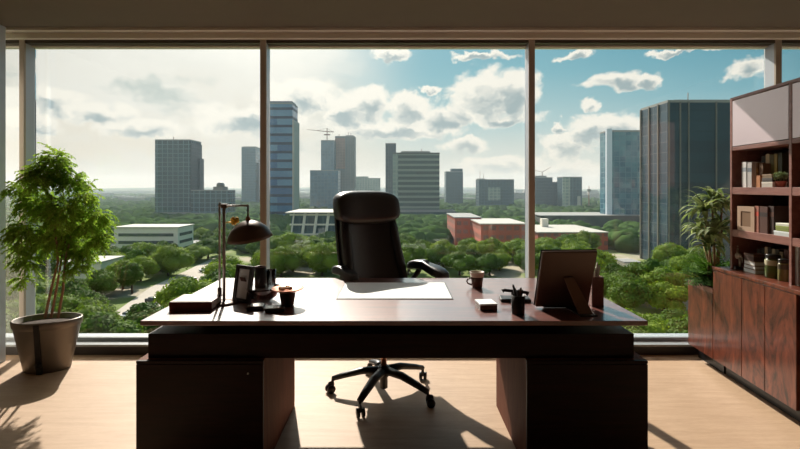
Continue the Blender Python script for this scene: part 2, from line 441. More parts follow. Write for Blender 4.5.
# ================================================================== THE CITY
GZ = -30.0
def ground_at(px, py, z=GZ):
    d = (H - z) * F / (py - CY); return Vector((xat(px, d), d, z))
def ground_mat():
    m, t, p, o = new_mat('city ground')
    co = obj_co(t)
    n = t.noise(co, 0.012, 5, 0.6); n2 = t.noise(co, 0.11, 4, 0.6); n3 = t.noise(co, 0.03, 2, 0.5)
    green = t.mix(n2.outputs['Fac'], S(84, 104, 52), S(128, 142, 84))
    c = t.mix(t.ss(n3.outputs['Fac'], 0.52, 0.6), green, S(168, 160, 142))
    c = t.mix(t.ss(n.outputs['Fac'], 0.56, 0.66), c, S(120, 128, 110))
    t.l.new(c, p.inputs['Base Color']); p.inputs['Roughness'].default_value = 0.95; p.inputs['Specular IOR Level'].default_value = 0.1
    return m
g = MB().add([(-3200, 8, GZ), (3200, 8, GZ), (3200, 3300, GZ), (-3200, 3300, GZ), (-3200, 8, GZ - 3), (3200, 8, GZ - 3), (3200, 3300, GZ - 3), (-3200, 3300, GZ - 3)],
             [(0, 1, 2, 3), (7, 6, 5, 4), (0, 4, 5, 1), (1, 5, 6, 2), (2, 6, 7, 3), (3, 7, 4, 0)]).build('ground', ground_mat())
struct(g)
M['asphalt'] = plain('pale street paving', S(176, 168, 156), 0.9, 0, 0.12, 0.2)
def patch(name, pts, z, mat):
    n = len(pts)
    vs = [(p.x, p.y, GZ + 0.0) for p in pts] + [(p.x, p.y, GZ + z) for p in pts]
    fs = [tuple(range(n, 2 * n)), tuple(range(n - 1, -1, -1))] + [(i, (i + 1) % n, (i + 1) % n + n, i + n) for i in range(n)]
    o = MB().add(vs, fs).build(name, mat); return struct(o)
clear1 = [ground_at(*p) for p in [(62, 350), (150, 350), (208, 292), (236, 262), (214, 258), (150, 288)]]
clear2 = [ground_at(*p) for p in [(590, 262), (628, 258), (668, 285), (690, 296), (690, 303), (640, 294), (604, 281)]]
clear3 = [ground_at(*p) for p in [(60, 248), (212, 236), (230, 242), (70, 258)]]
clear4 = [ground_at(*p) for p in [(405, 252), (470, 246), (520, 252), (515, 256), (440, 262)]]
clear5 = [ground_at(*p) for p in [(598, 336), (692, 322), (700, 335), (700, 352), (600, 352)]]
for i, c in enumerate((clear1, clear2, clear3, clear4, clear5)): patch('street', c, 0.15 , M['asphalt'])
def inside(p, poly):
    r = False; j = len(poly) - 1
    for i in range(len(poly)):
        a, b = poly[i], poly[j]
        if (a.y > p[1]) != (b.y > p[1]) and p[0] < (b.x - a.x) * (p[1] - a.y) / (b.y - a.y) + a.x: r = not r
        j = i
    return r

M['hill'] = plain('hill woodland', S(88, 104, 84), 1.0, 0, 0.2, 0.01)
def hills(y0, pys, name, seed):
    random.seed(seed)
    N = 90; vs = []; fs = []
    for i in range(N + 1):
        px = -100 + 1000 * i / N
        hz = 12 + 16 * noise.noise(Vector((i * 0.13 + seed, 0.3, 0))) + 5 * noise.noise(Vector((i * 0.7 + seed, 4.3, 0)))
        hz = pys + hz * 0.9
        x = xat(px, y0)
        vs += [(x, y0 - 160, GZ - 1), (x, y0, GZ + max(4, hz)), (x, y0 + 200, GZ - 1)]
    for i in range(N):
        a = i * 3; b = a + 3
        fs += [(a, b, b + 1, a + 1), (a + 1, b + 1, b + 2, a + 2), (a + 2, b + 2, b, a)]
    fs += [(0, 1, 2), (N * 3, N * 3 + 2, N * 3 + 1)]
    o = MB().add(vs, fs, True).build(name, M['hill']); struct(o)
hills(2400, 0, 'hills', 3)
hills(3000, 14, 'hills', 8)

foot = []     # footprints, kept free of trees
# ---- facades
FB = {}
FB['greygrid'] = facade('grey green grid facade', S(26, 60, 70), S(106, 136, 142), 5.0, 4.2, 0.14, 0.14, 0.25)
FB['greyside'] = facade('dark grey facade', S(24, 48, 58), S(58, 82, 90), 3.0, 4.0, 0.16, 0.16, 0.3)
FB['teal'] = facade('teal glass facade', S(44, 82, 98), S(84, 112, 122), 3.4, 4.2, 0.10, 0.12, 0.15)
FB['blueband'] = facade('blue banded facade', S(50, 96, 140), S(34, 54, 80), 60.0, 7.6, 0.0, 0.30, 0.12, 0.4, S(92, 136, 168))
FB['bluesteel'] = facade('blue grey facade', S(72, 100, 118), S(104, 122, 132), 4.0, 4.0, 0.2, 0.2, 0.3)
FB['concrete'] = facade('concrete facade', S(72, 80, 84), S(118, 118, 114), 4.0, 4.0, 0.4, 0.35, 0.4)
FB['rust'] = facade('unfinished tower facade', S(112, 84, 74), S(158, 124, 108), 4.0, 4.0, 0.3, 0.3, 0.5)
FB['stripe'] = facade('striped office facade', S(28, 54, 56), S(136, 148, 134), 40.0, 5.2, 0.0, 0.42, 0.3, 0.4)
FB['darkteal'] = facade('dark teal tower facade', S(30, 58, 68), S(54, 78, 88), 3.0, 4.0, 0.15, 0.12, 0.2)
FB['green'] = facade('pale green facade', S(110, 126, 120), S(158, 166, 156), 5.0, 4.0, 0.25, 0.25, 0.3)
FB['smoke'] = facade('smoky facade', S(34, 64, 76), S(72, 98, 106), 4.0, 4.0, 0.2, 0.22, 0.3)
FB['aqua'] = facade('aqua glass tower facade', S(48, 94, 116), S(92, 126, 140), 4.2, 3.8, 0.14, 0.12, 0.15, 0.25, S(96, 140, 152))
FB['bigfront'] = facade('deep blue green glass', S(20, 46, 58), S(34, 56, 66), 60, 4.1, 0.0, 0.10, 0.3, 0.35, S(34, 66, 78))
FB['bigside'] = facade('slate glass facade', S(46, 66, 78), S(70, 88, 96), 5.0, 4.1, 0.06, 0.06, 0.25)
FB['brick'] = facade('red brick facade', S(120, 84, 74), S(176, 98, 78), 3.6, 4.4, 0.30, 0.52, 0.6, 0.4)
M['roofwhite'] = plain('white roof', S(176, 174, 166), 0.8, 0, 0.05, 0.05)
M['roofgrey'] = plain('grey roof', S(140, 142, 140), 0.9, 0, 0.1, 0.1)
M['white_wall'] = plain('white render', S(222, 218, 206), 0.8, 0, 0.05, 0.05)
M['winband'] = plain('dark window band', S(70, 84, 88), 0.25, 0, 0.2, 0.3)
M['crane'] = plain('crane steel', S(150, 120, 100), 0.6)
M['stone'] = plain('grey fin metal', S(116, 116, 110), 0.5, 0.0)
M['darkroof'] = plain('dark low block', S(78, 84, 80), 0.7, 0, 0.15, 0.05)

def ctower(name, label, px0, px1, pyt, d, depth, mat, cat='building', roof='parapet', parts=()):
    """block whose front spans px0..px1 at distance d, roof line at pyt"""
    x0, x1 = xat(px0, d), xat(px1, d); zt = zat(pyt, d)
    cx = (x0 + x1) / 2
    r = thing(name, label, cat, (cx, d + depth / 2, GZ))
    hw, hd, hh = (x1 - x0) / 2, depth / 2, zt - GZ
    MB().box(-hw, hw, -hd, hd, 0, hh).build('facade', mat, r)
    foot.append((x0 - 3, x1 + 3, d - 4, d + depth + 4))
    if roof == 'parapet':
        b = MB(); w = min(hw, hd) * 0.08; k = max(1.0, hh * 0.014)
        b.box(-hw - .1, hw + .1, -hd - .1, -hd + w, hh, hh + k).box(-hw - .1, hw + .1, hd - w, hd + .1, hh, hh + k)
        b.box(-hw - .1, -hw + w, -hd + w, hd - w, hh, hh + k).box(hw - w, hw + .1, -hd + w, hd - w, hh, hh + k)
        b.build('parapet', M['roofgrey'], r)
    return r, hw, hd, hh
def plant_room(r, x0, x1, y0, y1, z0, z1, mat=None): return MB().box(x0, x1, y0, y1, z0, z1).build('roof_plant_room', mat or M['roofgrey'], r)
def mast(r, x, y, z0, z1, w=0.35): return MB().tube([(x, y, z0), (x, y, z1)], w, 6).build('mast', M['crane'], r)

# left hand towers
r, hw, hd, hh = ctower('office_tower', 'grey gridded slab tower left of the desk lamp with a dark right flank', 155, 190, 140.5, 455, 26, FB['greygrid'])
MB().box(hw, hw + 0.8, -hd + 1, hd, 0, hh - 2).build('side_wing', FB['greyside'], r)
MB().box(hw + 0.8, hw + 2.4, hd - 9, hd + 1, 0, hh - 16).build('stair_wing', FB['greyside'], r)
plant_room(r, -8, 2, -5, 6, hh, hh + 1.8); mast(r, -5, 0, hh, hh + 5)
r, hw, hd, hh = ctower('office_block', 'low grey annex running right from the gridded slab tower', 191, 229, 191, 436, 17, FB['greygrid'])
plant_room(r, 2, 11, -6, 6, hh, hh + 4, M['stone'])
MB().lathe([(3.6, 0), (3.6, 2), (2.6, 3.6), (0.01, 4)], 16, (6.5, 0, hh + 4)).build('roof_dome', M['stone'], r)
r, hw, hd, hh = ctower('office_block', 'long low dark podium at the foot of the gridded slab tower', 150, 222, 214, 425, 14, FB['smoke'])
r, hw, hd, hh = ctower('office_tower', 'slim teal glass tower seen between desk lamp and left mullion', 241.5, 255.5, 147.5, 760, 28, FB['teal'])
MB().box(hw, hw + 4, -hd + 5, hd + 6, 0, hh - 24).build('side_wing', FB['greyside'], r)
MB().box(-hw + 1, hw - 2, -3, 4, hh, hh + 2.6).build('roof_crown', M['roofwhite'], r)
r, hw, hd, hh = ctower('office_tower', 'tall blue banded tower right behind the left mullion', 262, 292.5, 104, 420, 22, FB['blueband'])
MB().box(hw, hw + 1.6, -hd - 0.8, hd, 0, hh - 14).build('corner_fin', M['roofwhite'], r)
MB().box(-hw + 2, hw - 1, -hd + 3, hd - 3, hh, hh + 3).build('roof_crown', FB['blueband'], r)
# construction pair
r, hw, hd, hh = ctower('office_tower', 'slim blue grey tower topped by the crane left of the chair', 321, 334, 141, 700, 22, FB['bluesteel'])
r2 = thing('tower_crane', 'thin tower crane above the slim blue grey tower', 'crane', (xat(326, 700), 711, zat(141, 700) + 1.0))
MB().tube([(0, 0, 0), (0, 0, 19)], 0.7, 6).build('mast', M['crane'], r2)
MB().tube([(10, 0, 13.5), (0, 0, 14), (-30, 0, 17)], [0.7, 0.7, 0.35], 6).build('jib', M['crane'], r2)
MB().box(-4.5, 4.5, -1.5, 1.5, 8.6, 10.2).build('cab_deck', M['crane'], r2)
MB().tube([(0, 0, 19), (-16, 0, 15.7)], 0.18, 5).tube([(0, 0, 19), (9, 0, 13.6)], 0.18, 5).build('tie_rod', M['crane'], r2)
r, hw, hd, hh = ctower('office_tower', 'unfinished reddish concrete tower just left above the chair', 335, 354.5, 137, 720, 26, FB['concrete'], parts=())
MB().box(-hw + 0.3, -hw + 15, -hd - 0.6, -hd + 2, hh * 0.55, hh - 1.5).build('open_floors', FB['rust'], r)
plant_room(r, 1, 12, -6, 6, hh, hh + 3.4); mast(r, 4, 0, hh + 3.4, hh + 9); mast(r, 8, 0, hh + 3.4, hh + 7); mast(r, -10, 0, hh, hh + 6)
r, hw, hd, hh = ctower('office_block', 'flat topped grey block in front of the construction towers', 310, 338, 171, 560, 24, FB['bluesteel'])
r, hw, hd, hh = ctower('office_block', 'pale green distant block just right of the construction towers', 354, 380, 178.5, 900, 25, FB['green'])
MB().box(-22, 2, -6, 6, hh, hh + 4).build('roof_plant_room', FB['green'], r)
# right of the chair
r, hw, hd, hh = ctower('office_tower', 'narrow dark teal tower behind the striped office building', 385.5, 396, 144, 560, 20, FB['darkteal'])
r, hw, hd, hh = ctower('office_building', 'horizontally striped office building right of the chair headrest', 393, 439.5, 154, 470, 30, FB['stripe'])
MB().box(-hw - .3, -hw + 5, -hd - 0.8, -hd + 1, 0, hh).build('corner_tower', FB['green'], r)
plant_room(r, -hw + 8, hw - 9, -10, 8, hh, hh + 3.2); mast(r, 6, 0, hh + 3, hh + 6)
MB().box(-hw - 0.3, hw + 0.3, -hd - 0.3, -hd + 2, hh, hh + 1.4).build('roof_edge', M['darkroof'], r)
r, hw, hd, hh = ctower('office_block', 'wide dark podium below the striped office building', 376, 456, 212, 430, 26, FB['darkteal'], roof='parapet')
r, hw, hd, hh = ctower('office_tower', 'small lone grey green tower midway between chair and right mullion', 446, 463, 172, 690, 24, FB['smoke'])
MB().box(-4, hw, -8, 8, hh, hh + 5).build('roof_crown', FB['smoke'], r)
r, hw, hd, hh = ctower('office_tower', 'broad smoky block with a pale portal front left of the right mullion', 479, 514, 180, 620, 26, FB['smoke'])
b = MB().box(-11, 5, -hd - 0.7, -hd, 14, 31); b.build('pale_portal', FB['green'], r)
plant_room(r, -hw, -hw + 9, -8, 8, hh, hh + 2); mast(r, -hw + 2.5, -6, hh, hh + 11, 0.3); mast(r, -hw + 8, 0, hh, hh + 8, 0.3)
r, hw, hd, hh = ctower('office_tower', 'dark blue tower with rooftop crane just right of the right mullion', 534, 552.5, 178, 640, 24, FB['darkteal'])
plant_room(r, -9, 6, -7, 7, hh, hh + 3.2)
r2 = thing('tower_crane', 'tiny slanted crane on the dark blue tower right of the mullion', 'crane', (xat(545, 640), 652, zat(178, 640) + 3.2))
MB().tube([(0, 0, 0), (0, 0, 5)], 0.45, 6).build('mast', M['crane'], r2)
MB().tube([(-12, 0, 8), (0, 0, 5), (12, 0, 12)], [0.2, 0.4, 0.2], 6).build('jib', M['crane'], r2)
r, hw, hd, hh = ctower('office_block', 'lower dark block between the two small towers right of the mullion', 552.5, 563, 182.5, 650, 22, FB['darkteal'])
r, hw, hd, hh = ctower('office_tower', 'pale cornered small tower left of the aqua glass tower', 563, 582, 177.5, 600, 22, FB['smoke'])
MB().box(-hw - 0.4, -hw + 9, -hd - 0.5, -hd + 1, 0, hh).build('pale_corner', FB['green'], r)
MB().box(6, 10, -hd - 0.4, -hd + 1, 3, 20).build('pale_portal', M['roofwhite'], r)
r, hw, hd, hh = ctower('office_tower', 'aqua blue glass tower left of the huge dark slab', 607, 655, 132, 345, 12, FB['aqua'])
MB().box(-hw - 0.3, -hw + 3.5, -hd - 0.5, -hd + 2, 0, hh + 2.4).build('corner_fin', M['alu'], r)
MB().box(-hw + 5, hw - 1, -hd + 2, hd - 2, hh, hh + 1.6).build('roof_crown', M['roofgrey'], r)
# radio mast
r = thing('radio_mast', 'thin lattice radio mast before the gap left of the aqua tower', 'mast', (xat(589, 560), 560, GZ))
MB().tube([(0, 0, 0), (0, 0, 33)], [1.3, 0.3], 5).build('lattice', M['crane'], r)
MB().box(-1.6, 1.6, -1.2, 1.2, 26, 29).build('antenna_head', M['stone'], r)
# big dark tower
d0 = 190
r, hw, hd, hh = ctower('glass_tower', 'huge dark blue green slab tower with vertical fins beside the shelving', 668, 790, 102.5, d0, 21, FB['bigfront'])
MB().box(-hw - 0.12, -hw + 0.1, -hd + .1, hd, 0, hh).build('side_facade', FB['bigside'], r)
for px in (668.8, 680, 688.5, 716, 738, 762):
    xx = xat(px, d0) - r.location.x
    MB().box(xx - 0.20, xx + 0.20, -hd - 0.5, -hd, 0, hh + 0.3).build('facade_fin', M['stone'], r)
for k in range(1, 4):
    yy = -hd + 21 * k / 3.0 - 0.3
    MB().box(-hw - 0.6, -hw - 0.1, yy - 0.28, yy + 0.28, 0, hh + 0.3).build('facade_fin', M['stone'], r)
plant_room(r, -hw + 4, hw - 4, -8, 8, hh, hh + 1.6); mast(r, -hw + 8.5, -hd + 1, hh, hh + 4, 0.15)

# low buildings
def low_building(name, label, px0, px1, pyt, pyb, depth, wall, roof, bands=0, cat='building', over=0.4):
    d = (H - GZ) * F / (pyb - CY)
    x0, x1 = xat(px0, d), xat(px1, d); zt = zat(pyt, d)
    r = thing(name, label, cat, ((x0 + x1) / 2, d + depth / 2, GZ))
    hw, hd, hh = (x1 - x0) / 2, depth / 2, zt - GZ
    MB().box(-hw, hw, -hd, hd, 0, hh).build('wall', wall, r)
    MB().box(-hw - over, hw + over, -hd - over, hd + over, hh, hh + 0.5).build('roof', roof, r)
    for k in range(bands):
        z0 = hh * (0.22 + 0.75 * k / bands)
        MB().box(-hw + 2, hw - 2, -hd - 0.15, -hd, z0, z0 + hh * 0.10).build('window_band', M['winband'], r)
        MB().box(hw, hw + 0.15, -hd + 1.5, hd - 1.5, z0, z0 + hh * 0.10).build('window_band', M['winband'], r)
    foot.append((x0 - 4, x1 + 4, d - (26 if wall is M['white_wall'] and depth > 20 else 8), d + depth + 3))
    return r, hw, hd, hh
low_building('low_building', 'white low building with ribbon windows left of the desk lamp', 114, 178, 228, 258, 16, M['white_wall'], M['roofwhite'], 3)
low_building('low_building', 'white flat building half hidden behind the potted tree', 58, 101, 263, 288, 12, M['white_wall'], M['roofwhite'], 2)
r, hw, hd, hh = low_building('low_building', 'white latticed office block with overhanging roof left of the chair', 291, 338, 213, 249, 30, FB['smoke'], M['roofwhite'], 0, over=2.5)
b = MB()
for k in range(4): b.box(-hw - 0.5, hw + 0.5, -hd - 0.9, -hd, hh * (0.12 + 0.27 * k), hh * (0.12 + 0.27 * k) + 0.8)
b.build('floor_bands', M['white_wall'], r)
for k in range(8):
    xx = -hw + (2 * hw) * (k + 0.5) / 8 + (1.3 if k % 2 else -1.0)
    MB().tube([(xx - 1.2, -hd - 0.6, 0), (xx + 1.2, -hd - 0.6, hh)], 0.4, 6).build('slanted_column', M['white_wall'], r)
r, hw, hd, hh = low_building('brick_building', 'red brick block with white roof just right of the chair', 455, 481, 218, 246, 40, FB['brick'], M['roofgrey'])
low_building('brick_building', 'longer red brick block left of the right mullion with white roof', 481, 527, 224.5, 254, 36, FB['brick'], M['roofwhite'])
r, hw, hd, hh = low_building('brick_building', 'wide red brick hall with white roof right of the right mullion', 538, 608, 233, 250, 46, FB['brick'], M['roofwhite'])
MB().box(-6, -2.5, 8, 12, hh, hh + 5).build('chimney', M['white_wall'], r)
low_building('office_block', 'long dark flat block behind the wide brick hall', 541, 640, 216, 232, 40, M['darkroof'], M['roofgrey'], 1)
low_building('low_building', 'pale flat roofed shed between brick hall and huge slab', 608, 622, 232, 240, 24, FB['smoke'], M['roofgrey'])
low_building('low_building', 'small pale house among the trees below the huge slab tower', 625, 640, 263, 273, 7, M['white_wall'], M['roofgrey'])
low_building('low_building', 'small low house among trees right of the white ribbon windowed building', 176, 200, 244, 252, 12, FB['smoke'], M['roofgrey'])

# distant town: scattered tiny blocks, nobody could count them
random.seed(11)
b = MB()
for k in range(260):
    d = random.uniform(800, 2200); px = random.uniform(-20, 820)
    x = xat(px, d); w = random.uniform(8, 24); hh = random.uniform(5, 14) * (1.6 if 500 < px < 620 else 1)
    b.box(x - w, x + w, d, d + 20, GZ, GZ + hh)
o = b.build('distant_roofs', M['roofgrey']); tag(o, 'far haze of small pale town blocks below the hills', 'distant town', kind='stuff')

# ---- trees
def tree_meshes(seed, R, Hh, nleaf, ls):
    random.seed(seed)
    lobes = []
    for k in range(13):
        a = random.uniform(0, 2 * pi); rr = random.uniform(0.15, 0.62) * R
        lobes.append((Vector((cos(a) * rr * 1.15, sin(a) * rr * 1.15, Hh * random.uniform(0.34, 0.74))), random.uniform(0.34, 0.56) * R))
    lobes.append((Vector((0, 0, Hh * 0.78)), 0.5 * R))
    vs = []; fs = []
    for k in range(nleaf):
        c, r = random.choice(lobes)
        d = Vector((random.gauss(0, 1), random.gauss(0, 1), random.gauss(0.35, 1))).normalized()
        p = c + Vector((d.x, d.y, d.z * 0.72)) * r * random.uniform(0.80, 1.05)
        n = (d + Vector((random.gauss(0, .45), random.gauss(0, .45), random.gauss(0.2, .45)))).normalized()
        a = n.orthogonal().normalized(); q = random.uniform(0, 2 * pi)
        a = (Matrix.Rotation(q, 3, n) @ a); bb = n.cross(a); s = ls * random.uniform(0.6, 1.3)
        i = len(vs); vs += [p + a * s, p + bb * s * 0.6, p - a * s, p - bb * s * 0.6]; fs.append((i, i + 1, i + 2, i + 3))
    mb = MB().add(vs, fs)
    for c, r in lobes:
        mb.pillow(c, (r * 0.84, r * 0.84, r * 0.62), 1.0, 10)
    tr = MB().tube([(0, 0, 0), (0.15, 0, Hh * 0.3), (0, 0.1, Hh * 0.62)], [0.38, 0.3, 0.16], 7)
    for c, r in lobes[:4]: tr.tube([(0.1, 0, Hh * 0.3), tuple(c)], [0.2, 0.08], 5)
    return mb, tr
def mk_tree(seed, R, Hh, mat):
    mb, tr = tree_meshes(seed, R, Hh, 5200, 0.33)
    r = thing('park_tree', 'x', 'tree')
    mb.build('crown', M[mat], r); tr.build('trunk', M['trunk'], r)
    return r
protos = [mk_tree(1, 6.4, 9.4, 'tree1'), mk_tree(2, 5.6, 8.6, 'tree2'), mk_tree(3, 6.8, 9.0, 'tree1'), mk_tree(4, 5.0, 10.0, 'tree2')]
used = [False] * 4
regions = [
    (lambda px: px < 232, 78, 290, 'leafy green park tree far below, left of the desk lamp', 'park trees left of the desk lamp'),
    (lambda px: 262 <= px < 345, 165, 225, 'leafy green park tree beyond the desk, between left mullion and chair', 'park trees between left mullion and chair'),
    (lambda px: 392 <= px < 532, 165, 236, 'leafy green park tree beyond the desk, between chair and right mullion', 'park trees between chair and right mullion'),
    (lambda px: 532 <= px < 590, 165, 228, 'leafy green park tree seen just above the monitor', 'park trees above the monitor'),
    (lambda px: 590 <= px < 715, 78, 186, 'leafy green park tree between monitor and cabinets, below the huge slab', 'park trees between monitor and cabinets'),
]
random.seed(5)
clears = (clear1, clear2, clear3, clear4, clear5)
placed = []
sp = 10.6
yy = 79.0
while yy < 300:
    xx = xat(-14, yy)
    while xx < xat(716, yy):
        x = xx + random.uniform(-2.4, 2.4); y = yy + random.uniform(-2.4, 2.4); px = x / y * F + CX
        xx += sp
        ok = not any(a - 1 < x < b + 1 and c - 1 < y < e + 1 for a, b, c, e in foot)
        ok = ok and not any(inside((x, y), c) for c in clears)
        if not ok or random.random() < 0.04: continue
        for test, d0_, d1_, lab, grp in regions:
            if test(px) and d0_ <= y <= d1_: placed.append((x, y, lab, grp)); break
    yy += sp * 0.95
KIND = ['broad yellow green', 'small dark green', 'wide low yellow green', 'tall narrow dark green']
ZONES = [(-50, 19, 'left of the leftmost mullion'), (19, 112, 'behind the potted tree'), (112, 166, 'left of the desk corner'), (166, 232, 'behind the desk lamp'),
         (262, 345, 'between left mullion and chair'), (345, 455, 'just right of the chair'), (455, 532, 'behind the mug'), (532, 590, 'above the monitor'),
         (590, 640, 'right of the monitor'), (640, 720, 'below the huge slab tower')]
for x, y, lab, grp in placed:
    k = random.randrange(4); p = protos[k]
    px = x / y * F + CX
    zone = next(z for a, b_, z in ZONES if a <= px < b_ or z is ZONES[-1][2])
    row = 'in near row' if y < 110 else 'in second row' if y < 140 else 'in middle row' if y < 180 else 'in far row' if y < 225 else 'in farthest row'
    lab = '%s park tree %s %s' % (KIND[k], row, zone)
    grp = lab.replace('tree', 'trees', 1)
    if used[k]:
        o = p.copy(); col.objects.link(o)
        for ch in p.children:
            c = ch.copy(); col.objects.link(c); c.parent = o
    else: o = p; used[k] = True
    s = random.uniform(0.8, 1.2)
    o.location = (x, y, GZ); o.rotation_euler = (0, 0, random.uniform(0, 2 * pi)); o.scale = (s, s, s * random.uniform(0.85, 1.1))
    o['label'] = lab; o['group'] = grp
print('TREES', len(placed))
# far woodland: a canopy of lumps
random.seed(21)
ico = MB().pillow((0, 0, 0), (1, 1, 1), 1.0, 10)
b = MB()
cnt = 0
for k in range(9000):
    d = 232 + (random.random() ** 1.35) * 1500; px = random.uniform(-25, 735)
    if d < 300 and (px < 238): continue
    x = xat(px, d)
    if any(a - 1 < x < bb + 1 and c - 2 < d < e + 1 for a, bb, c, e in foot): continue
    if any(inside((x, d), c) for c in clears): continue
    R = random.uniform(4.0, 7.0) * (1 + d / 1800); hz = random.uniform(5.5, 8.5)
    vs = []
    for v in ico.v:
        q = Vector(v); f = 1 + 0.28 * noise.noise(q * 1.9 + Vector((k * 1.7, 0, 0)))
        vs.append((x + q.x * R * f, d + q.y * R * f, GZ + hz * 0.45 + q.z * hz * 0.75 * f))
    b.add(vs, ico.f, True); cnt += 1
o = b.build('far_woodland', plain('woodland canopy', S(66, 88, 50), 1.0, 0, 0.35, 0.05, spec=0.0)); tag(o, 'distant hazy green woodland canopy spreading between the city buildings', 'woodland', kind='stuff')

# cars on the lots
M['car_w'] = plain('white car paint', S(220, 220, 220), 0.3); M['car_d'] = plain('dark car paint', S(60, 64, 72), 0.3)
def mk_car(mat, label, grp):
    r = thing('car', label, 'car', group=grp)
    MB().pillow((0, 0, 0.65), (2.2, 0.88, 0.38), 0.35, 16).build('body', mat, r)
    MB().pillow((-0.15, 0, 1.15), (1.2, 0.74, 0.36), 0.5, 16).build('cabin', M['winband'], r)
    for sx in (-1.35, 1.35):
        for sy in (-0.85, 0.85): MB().tube([(sx, sy - 0.1, 0.33), (sx, sy + 0.1, 0.33)], 0.33, 12).build('wheel', M['black'], r)
    return r
random.seed(9)
CARS = [(M['car_w'], [(128, 318, 'small white car on the street nearest the desk corner'), (176, 289, 'small white car halfway along the street left of the lamp'), (205, 272, 'small white car at the far end of the street beside the lamp pole'),
                      (612, 268, 'small white car on the lot just right of the monitor'), (640, 279, 'small white car nearest the cabinets on the right hand lot')]),
        (M['car_d'], [(112, 334, 'small dark car lowest on the street by the potted tree'), (152, 303, 'small dark car between two white cars on the left street'), (190, 281, 'small dark car on the street just left of the lamp pole'),
                      (622, 272, 'small dark car left of its pair on the right hand lot'), (630, 276, 'small dark car right of its pair on the right hand lot'), (652, 283, 'small dark car below the huge slab tower')])]
for mat, pts in CARS:
    base = mk_car(mat, pts[0][2], None)
    for i, (px, py, lab) in enumerate(pts):
        if i == 0: o = base
        else:
            o = base.copy(); col.objects.link(o)
            for ch in base.children:
                c = ch.copy(); col.objects.link(c); c.parent = o
        o['label'] = lab; o['group'] = 'cars on the pale streets'
        o.location = ground_at(px, py) + Vector((0, 0, 0.15)); o.rotation_euler = (0, 0, random.uniform(0, 3))

# haze over the city
hm = bpy.data.materials.new('city haze'); hm.use_nodes = True
t = NT(hm.node_tree); t.n.clear()
out = t.add('ShaderNodeOutputMaterial'); vs_ = t.add('ShaderNodeVolumeScatter')
vs_.inputs['Color'].default_value = (0.74, 0.9, 1.0, 1); vs_.inputs['Density'].default_value = 0.00024; vs_.inputs['Anisotropy'].default_value = 0.2
t.l.new(vs_.outputs[0], out.inputs['Volume'])
hz = bx('haze', hm, -3300, 3300, 140, 3600, GZ - 8, 75)
tag(hz, 'thin bluish haze lying over the distant city', 'haze', kind='stuff')

# ================================================================== DESK
TOP = 0.75
DF, DB = 2.33, 3.43
xl, xr = xat(140, DF), xat(648, DF)
desk = thing('executive_desk', 'large dark mahogany executive desk with floating polished top on two pedestals', 'desk', ((xl + xr) / 2, 2.9, 0))
ox = (xl + xr) / 2
def D(x): return x - ox
def Y(y): return y - 2.9
MB().box(D(xl), D(xr), Y(DF), Y(DB), 0.727, TOP).build('tabletop', M['desk_top'], desk, 0.002)
ax0, ax1 = xat(148, 2.38), xat(634, 2.38)
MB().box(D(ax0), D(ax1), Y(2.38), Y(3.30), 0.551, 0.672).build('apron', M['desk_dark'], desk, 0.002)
MB().box(D(ax0) + 0.22, D(ax1) - 0.28, Y(2.52), Y(3.2), 0.672, 0.727).build('top_spacer', M['black'], desk)
PF, PB = 2.345, 3.07
for a, b_, inner in ((136, 263, 1), (527, 648, 0)):
    x0, x1 = xat(a, PF), xat(b_, PF)
    ped = MB().box(D(x0), D(x1), Y(PF) + 0.018, Y(PB), 0.0, 0.55).build('pedestal', M['desk_side'], desk, 0.002)
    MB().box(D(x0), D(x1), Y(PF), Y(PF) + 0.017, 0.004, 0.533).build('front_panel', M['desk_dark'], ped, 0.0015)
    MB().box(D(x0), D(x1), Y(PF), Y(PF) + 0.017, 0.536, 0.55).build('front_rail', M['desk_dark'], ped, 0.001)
    MB().box(D(x0) + 0.003, D(x1) - 0.003, Y(PB), Y(PB) + 0.016, 0.02, 0.53).build('back_panel', M['desk_dark'], ped, 0.001)
    if inner:
        MB().lathe([(0.005, -0.002), (0.005, 0.002), (0.002, 0.003)], 12, (0, 0, 0), Matrix.Translation((D(xat(248, PF)), Y(PF) - 0.001, zat(373.5, PF))) @ Matrix.Rotation(pi / 2, 4, 'X')).build('lock', M['chrome'], ped)

# ================================================================== CHAIR
bc = Vector((-0.09, 3.26, 0)); sc_ = Vector((-0.065, 3.56, 0)); th = radians(34)
chair = thing('executive_chair', 'high backed black leather executive swivel chair behind the desk, turned to the right', 'chair', bc)
X = Matrix.Translation(sc_ - bc) @ Matrix.Rotation(th, 4, 'Z')
# backrest in chair coordinates: forward is -Y
def lean(z): return 0.17 + 0.25 * max(0, (z - 0.5) / 0.9) + 0.03 * sin((z - 0.5) * 3.2)
def backf(p):
    z = p.z + 0.88; w = 1.0 - 0.08 * max(0, (z - 0.75) / 0.6)
    return Vector((p.x * w, p.y + lean(z) - 0.075 * (p.x / 0.26) ** 2, z))
MB().pillow((0, 0, 0), (0.27, 0.055, 0.40), 0.42, 40, X, backf).build('backrest', M['leather'], chair)
def shellf(p):
    z = p.z + 0.90; w = 1.0 - 0.10 * max(0, (z - 0.75) / 0.6)
    return Vector((p.x * w, p.y + lean(z) + 0.055 - 0.075 * (p.x / 0.26) ** 2, z))
MB().pillow((0, 0, 0), (0.285, 0.030, 0.44), 0.3, 40, X, shellf).build('back_shell', M['black'], chair)
def headf(p):
    z = p.z + 1.238
    return Vector((p.x, p.y + lean(z) - 0.035 - 0.05 * (p.x / 0.26) ** 2, z))
MB().pillow((0, 0, 0), (0.285, 0.105, 0.132), 0.58, 40, X, headf).build('headrest', M['leather'], chair)
